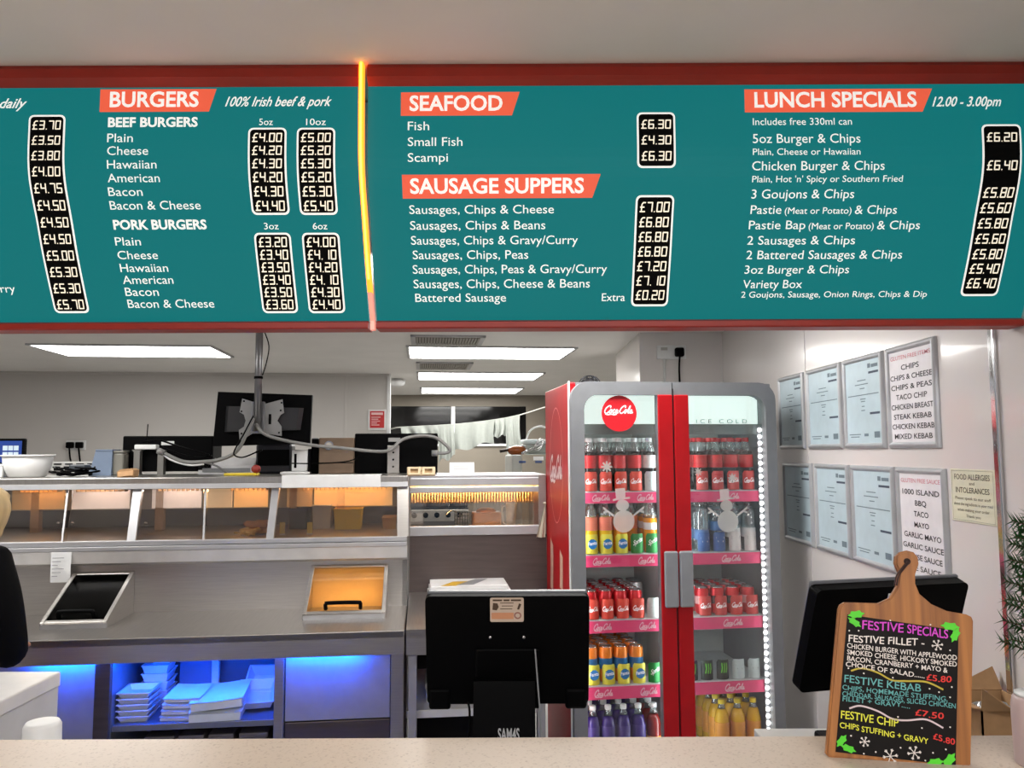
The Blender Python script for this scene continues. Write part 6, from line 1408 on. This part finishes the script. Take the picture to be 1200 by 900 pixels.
# small fir tree standing on the ledge at the right edge
fx, fy = 1.225, 1.76
zlo, zhi = W.hit(1195, 745, fy)[1], W.hit(1195, 612, fy)[1]
t = thing('fir_tree', 'small green artificial fir tree cut by the right picture edge', 'tree', W, (fx, fy, LZ2))
fx = W.hit(1218, 700, fy)[0]; OFF[t.name] = (fx, fy, LZ2); t.location = (fx, fy, LZ2)
MB().lathe([(.03, 0), (.036, .03), (.033, .032), (0, .03)], (fx, fy, LZ2), 14).build('pot', mat('brown_pot', (92, 60, 40), .6), t)
MB().tube([(fx, fy, LZ2 + .028), (fx, fy, zhi + .05)], [.008, .003], 8).build('trunk', mat('fir_bark', (80, 54, 36), .8), t)
m = MB(); rn = random.Random(11); fir = mat('fir_green', (44, 104, 50), .6, var=.2, scale=40); brn = MB()
n = 46
for i in range(n):
    q = i / n; z = zlo - .05 + (zhi + .06 - zlo) * q; L = .03 + .05 * (1 - q * .8); g = i * 2.4; dx, dy = math.cos(g), math.sin(g); up_ = .25
    brn.tube([(fx, fy, z), (fx + dx * L, fy + dy * L, z + L * up_)], [.002, .001], 5)
    for k in range(34):
        s = .12 + .88 * k / 34; bx = Vector((fx + dx * L * s, fy + dy * L * s, z + L * up_ * s)); a = k * 2.4
        dr_ = (Vector((dx, dy, up_)) * .6 + Vector((-dy, dx, 0)) * math.cos(a) + Vector((0, 0, 1)) * math.sin(a)).normalized() * .03
        sd = dr_.cross(Vector((.3, .5, .8))).normalized() * .0022
        m.add([tuple(bx - sd), tuple(bx + sd), tuple(bx + dr_)], [(0, 1, 2), (2, 1, 0)])
m.build('needles', fir, t); brn.build('twigs', MATS['fir_bark'], t)

# ================================================================ framed sheets on the right wall
alu_f = mat('snap_frame_aluminium', (198, 200, 204), .32, .5)
sheet_b = mat('pale_blue_sheet', (184, 202, 210), .45); sheet_w = mat('white_sheet', (226, 222, 226), .45); ink_p = mat('pink_ink', (214, 130, 140), .6); ink_g = mat('grey_ink', (106, 122, 132), .6)
rows = []
for ys in (((930, 438), (930, 525)), ((935, 544), (936, 636))): pass
def wz_(px, py): return W.hitu(px, py, WX)
zr = [(wz_(1074, 400)[1], wz_(1074, 525)[1]), (wz_(1078, 548)[1], wz_(1080, 681)[1])]
def sheet(label, pxa, pxb, row, kind, lines=None, group='framed certificates on the right wall'):
    y1 = wz_(pxa, 500)[0]; y0 = wz_(pxb, 500)[0]; zt, zb = zr[row]       # y1 far end (left in view), y0 near end
    t = thing('wall_frame', label, 'frame', W, (WX, (y0 + y1) / 2, zb), group)
    f = .02; ww = y1 - y0; hh = zt - zb
    def bar(ya, yb, za, zb_):
        return [(WX, ya, za), (WX, yb, za), (WX, yb, zb_), (WX, ya, zb_)]
    m = MB(); m.prism([(0, 0)] * 0 or [(0, 0), (1, 0), (1, 1)], 0, 0) if False else None
    n1 = 6
    for (A, B, ax) in (((y0, zb), (y1, zb), 'b'), ((y0, zt), (y1, zt), 't'), ((y0, zb), (y0, zt), 'n'), ((y1, zb), (y1, zt), 'f')):
        prof = [(f * i / n1, .004 + .011 * math.sin(math.pi * (i + .5) / (n1 + 1))) for i in range(n1 + 1)]
        vs = []
        for e, E in ((0, A), (1, B)):
            for dd, hgt_ in [(0, 0)] + prof + [(f, 0)]:
                y, z = E
                if ax == 'b': z += dd; y += dd if e == 0 else -dd
                elif ax == 't': z -= dd; y += dd if e == 0 else -dd
                elif ax == 'n': y += dd; z += dd if e == 0 else -dd
                else: y -= dd; z += dd if e == 0 else -dd
                vs.append((WX - hgt_, y, z))
        k = len(vs) // 2; fs = [(i, i + 1, k + i + 1, k + i) for i in range(k - 1)]
        m.add(vs, fs if ax in 'bf' else [q[::-1] for q in fs], True)
    m.build('frame', alu_f, t)
    g = MB().box(WX - .006, WX, y0 + f * .8, y1 - f * .8, zb + f * .8, zt - f * .8).build('sheet', sheet_b if kind == 'cert' else sheet_w, t)
    # text runs from far (left in view) to near
    def fn(u, v): return (WX - .0066, y1 - f - u, zb + f + v)
    iw, ih = ww - 2 * f, hh - 2 * f
    if kind == 'cert':
        m = MB()
        def ln(u0, u1, v0, h): m.add([fn(u0 * iw, v0 * ih), fn(u1 * iw, v0 * ih), fn(u1 * iw, v0 * ih + h), fn(u0 * iw, v0 * ih + h)], [(0, 1, 2, 3)])
        ln(.66, .74, .9, .016); ln(.76, .94, .9, .012)
        for v, a_, b_ in ((.76, .35, .6), (.71, .28, .66), (.66, .42, .56), (.58, .06, .94), (.53, .42, .58), (.5, .44, .56), (.44, .46, .54), (.39, .44, .55), (.1, .06, .4), (.07, .1, .36)): ln(a_, b_, v, .0035)
        ln(.78, .93, .06, .022); ln(.5, .62, .08, .01)
        m.build('print', ink_g, g)
        m = MB(); ln2 = lambda u0, u1, v0, h: m.add([fn(u0 * iw, v0 * ih), fn(u1 * iw, v0 * ih), fn(u1 * iw, v0 * ih + h), fn(u0 * iw, v0 * ih + h)], [(0, 1, 2, 3)])
        ln2(.68, .95, .83, .008); ln2(.68, .95, .34, .008); m.build('dark_bars', mat('slate_ink', (60, 72, 90), .6), g)
    else:
        m = MB(); m.text(lines[0], lambda u, v: fn(iw * .04 + u, ih * .91 + v), iw * .92, .013, .004); m.build('pink_heading', ink_p, g)
        m = MB(); n = len(lines) - 1; mx_ = max(len(s) for s in lines[1:])
        for i, s in enumerate(lines[1:]):
            w_ = iw * min(.96, .075 * len(s) + .04); m.text(s, lambda u, v: fn((iw - w_) / 2 + u, ih * (.79 - .108 * i * (8 / n)) + v), w_, .0165, .012)
        m.build('list_lettering', txt_k, g)
CE = ['nearest the fridge', 'second from the fridge', 'third from the fridge']
for i, (a, b) in enumerate(((915.5, 944.5), (949, 989), (992.5, 1039.5))): sheet(f'framed pale blue certificate in the upper row, {CE[i]}', a, b, 0, 'cert')
for i, (a, b) in enumerate(((918, 951), (955, 994), (997, 1047))): sheet(f'framed pale blue certificate in the lower row, {CE[i]}', a, b, 1, 'cert')
sheet('framed white gluten free list of chips and kebabs, upper row', 1044, 1103, 0, 'list', ['GLUTEN FREE ITEMS', 'CHIPS', 'CHIPS & CHEESE', 'CHIPS & PEAS', 'TACO CHIP', 'CHICKEN BREAST', 'STEAK KEBAB', 'CHICKEN KEBAB', 'MIXED KEBAB'], 'framed gluten free lists')
sheet('framed white gluten free list of sauces, just above the wooden sign', 1050, 1107, 1, 'list', ['GLUTEN FREE SAUCE', '1000 ISLAND', 'BBQ', 'TACO', 'MAYO', 'GARLIC MAYO', 'GARLIC SAUCE', 'HOUSE SAUCE', 'FIRE SAUCE'], 'framed gluten free lists')
y1, zt = wz_(1114.5, 549); y0, zb = wz_(1170, 616); zb = wz_(1142, 613)[1]; zt = wz_(1142, 550)[1]
t = thing('allergy_notice', 'small gold food allergies notice on the right wall by the metal strip', 'notice', W, (WX, (y0 + y1) / 2, zb))
MB().box(WX - .003, WX, y0, y1, zb, zt, .001).build('plate', mat('pale_gold_plate', (222, 220, 196), .3), t)
ff = lambda u, v: (WX - .0036, y1 - u, zb + v); w_, h_ = y1 - y0, zt - zb
m = MB(); m.text('FOOD ALLERGIES', lambda u, v: ff(w_ * .1 + u, h_ * .8 + v), w_ * .8, h_ * .1, .01); m.text('and', lambda u, v: ff(w_ * .44 + u, h_ * .7 + v), w_ * .12, h_ * .06); m.text('INTOLERANCES', lambda u, v: ff(w_ * .12 + u, h_ * .55 + v), w_ * .76, h_ * .1, .01)
for s, q, x in (('Please speak to our staff', .42, .1), ('about the ingredients in your meal', .31, .06), ('when making your order', .2, .14), ('Thank you', .09, .34)): m.text(s, lambda u, v: ff(w_ * x + u, h_ * q + v), w_ * (1 - 2 * x), h_ * .055)
m.build('lettering', mat('bronze_ink', (96, 92, 78), .5), t)
m = MB()
for (a, b, c_, d_) in ((.03, .97, .03, .035), (.03, .97, .965, .97), (.03, .034, .03, .97), (.966, .97, .03, .97)): m.add([ff(w_ * a, h_ * c_), ff(w_ * b, h_ * c_), ff(w_ * b, h_ * d_), ff(w_ * a, h_ * d_)], [(0, 1, 2, 3)])
m.build('border_line', MATS['bronze_ink'], t)

# ================================================================ person at the left
def skin_mesh(nodes, edges, name, m, parent, sub=2):
    """nodes: list of (pos, radius)"""
    me = bpy.data.meshes.new(name); me.from_pydata([n_[0] for n_ in nodes], edges, []); o = bpy.data.objects.new(name, me); COL.objects.link(o)
    md = o.modifiers.new('skin', 'SKIN'); md.use_smooth_shade = True
    for i, n_ in enumerate(nodes):
        r = n_[1]; me.skin_vertices[0].data[i].radius = (r, r) if not isinstance(r, tuple) else r
    me.skin_vertices[0].data[0].use_root = True
    sb_ = o.modifiers.new('sub', 'SUBSURF'); sb_.levels = sub; sb_.render_levels = sub
    dg = bpy.context.evaluated_depsgraph_get(); ev = o.evaluated_get(dg); nm = bpy.data.meshes.new_from_object(ev)
    bpy.data.objects.remove(o); nm.name = name; nm.materials.clear(); nm.materials.append(m)
    for p in nm.polygons: p.use_smooth = True
    r = bpy.data.objects.new(name, nm); COL.objects.link(r); r.parent = parent; return r
px_, py_ = -1.775, 2.42
pr = thing('person', 'blond person in a black top at the left edge, facing the steel counter', 'person', W, (px_, py_, 0)); OFF[pr.name] = (0, 0, 0)
skinm = mat('skin', (206, 150, 122), .5); topm = mat('black_top', (5, 5, 7), .85, spec=.1); hairm = mat('blond_hair', (206, 178, 128), .55, var=.2, scale=30, stretch=(1, 1, .12), bump=.4)
N = [((0, 0, .80), (.15, .115)), ((0, .01, .95), (.145, .11)), ((0, .03, 1.12), (.16, .12)), ((0, .05, 1.24), (.15, .11)), ((0, .075, 1.31), .06), ((.03, .11, 1.34), .055), ((.06, .15, 1.385), (.07, .09)), ((.065, .155, 1.435), (.068, .085)),
     ((.17, .05, 1.255), .065), ((.225, .03, 1.12), .055), ((.232, .07, .99), .046), ((.15, .2, .96), .034), ((.11, .26, .965), (.03, .02)),
     ((-.17, .05, 1.255), .065), ((-.225, .03, 1.12), .055), ((-.232, .07, .99), .046), ((-.15, .2, .96), .034), ((-.11, .26, .965), (.03, .02)),
     ((.09, 0, .72), .1), ((.095, .01, .45), .065), ((.095, 0, .1), .045), ((.095, .02, .045), .04), ((.1, .14, .03), .03),
     ((-.09, 0, .72), .1), ((-.095, .01, .45), .065), ((-.095, 0, .1), .045), ((-.095, .02, .045), .04), ((-.1, .14, .03), .03)]
E_ = [(0, 1), (1, 2), (2, 3), (3, 4), (4, 5), (5, 6), (6, 7), (3, 8), (8, 9), (9, 10), (10, 11), (11, 12), (3, 13), (13, 14), (14, 15), (15, 16), (16, 17), (0, 18), (18, 19), (19, 20), (20, 21), (21, 22), (0, 23), (23, 24), (24, 25), (25, 26), (26, 27)]
for s, root_i in ((1, 12), (-1, 17)):
    bx = .11 * s
    for k, (dx, L_) in enumerate(((-.022, .07), (-.008, .08), (.008, .076), (.022, .06))):
        i = len(N); N += [((bx + dx, .29, .967), .0085), ((bx + dx, .29 + L_ * .5, .965), .008), ((bx + dx, .29 + L_ * .85, .95), .007)]; E_ += [(root_i, i), (i, i + 1), (i + 1, i + 2)]
    i = len(N); N += [((bx - .035 * s, .27, .962), .01), ((bx - .045 * s, .305, .955), .0085)]; E_ += [(root_i, i), (i, i + 1)]
body = skin_mesh(N, E_, 'body', skinm, pr)
# clothing: top over torso and arms, trousers
T = [(N[i][0], tuple(q * 1.1 + .006 for q in N[i][1]) if isinstance(N[i][1], tuple) else N[i][1] * 1.1 + .007) for i in (0, 1, 2, 3, 4, 8, 9, 10, 13, 14, 15)]
T += [((.19, .135, .975), .05), ((-.19, .135, .975), .05)]
skin_mesh(T, [(0, 1), (1, 2), (2, 3), (3, 4), (3, 5), (5, 6), (6, 7), (3, 8), (8, 9), (9, 10), (7, 11), (10, 12)], 'black_top', topm, pr)
T = [((0, 0, .84), (.165, .13)), ((.09, 0, .70), .112), ((.095, .01, .45), .078), ((.095, 0, .1), .06), ((-.09, 0, .70), .112), ((-.095, .01, .45), .078), ((-.095, 0, .1), .06)]
skin_mesh(T, [(0, 1), (1, 2), (2, 3), (0, 4), (4, 5), (5, 6)], 'trousers', mat('black_trousers', (18, 18, 22), .8), pr)
m = MB()
for s in (-1, 1): m.ball((.065 + .068 * s, .155, 1.405), .012, .02, .03, 10)
m.build('ears', skinm, pr)
m = MB().ball((.065, .245, 1.395), .012, .016, .02, 10); m.build('nose', skinm, pr)
for s in (-1, 1): MB().ball((.065 + .028 * s, .228, 1.42), .009, .006, .006, 10).build('eye', mat('eye_dark', (50, 40, 36), .2), pr)
MB().ball((.065, .228, 1.355), .022, .006, .006, 10).build('mouth', mat('lip_pink', (176, 90, 86), .5), pr)
m = MB()
def hr(s, q):
    g = 2 * math.pi * s; z = q; back = .5 - .5 * math.sin(g)
    return None
bm = bmesh.new(); bmesh.ops.create_uvsphere(bm, u_segments=28, v_segments=18, radius=1)
for q in bm.verts:
    c_ = q.co; low = c_.z < 0
    f_ = 1 + .02 * math.sin(18 * math.atan2(c_.y, c_.x))
    x, y, z = c_.x * .098 * f_, c_.y * .115 * f_, c_.z * (.085 if not low else .13)
    if c_.y > .35 and c_.z < .45: y *= .62
    if low: x *= 1 + .15 * c_.z; y *= 1 + .12 * c_.z
    q.co = (.065 + x, .138 + y, 1.422 + z)
m.bm(bm, None, True); m.build('hair', hairm, pr)
for s in (-1, 1): MB().box(s * .1 - .045, s * .1 + .045, -.06, .2, 0, .07, .025).build('shoe', black_mt, pr)
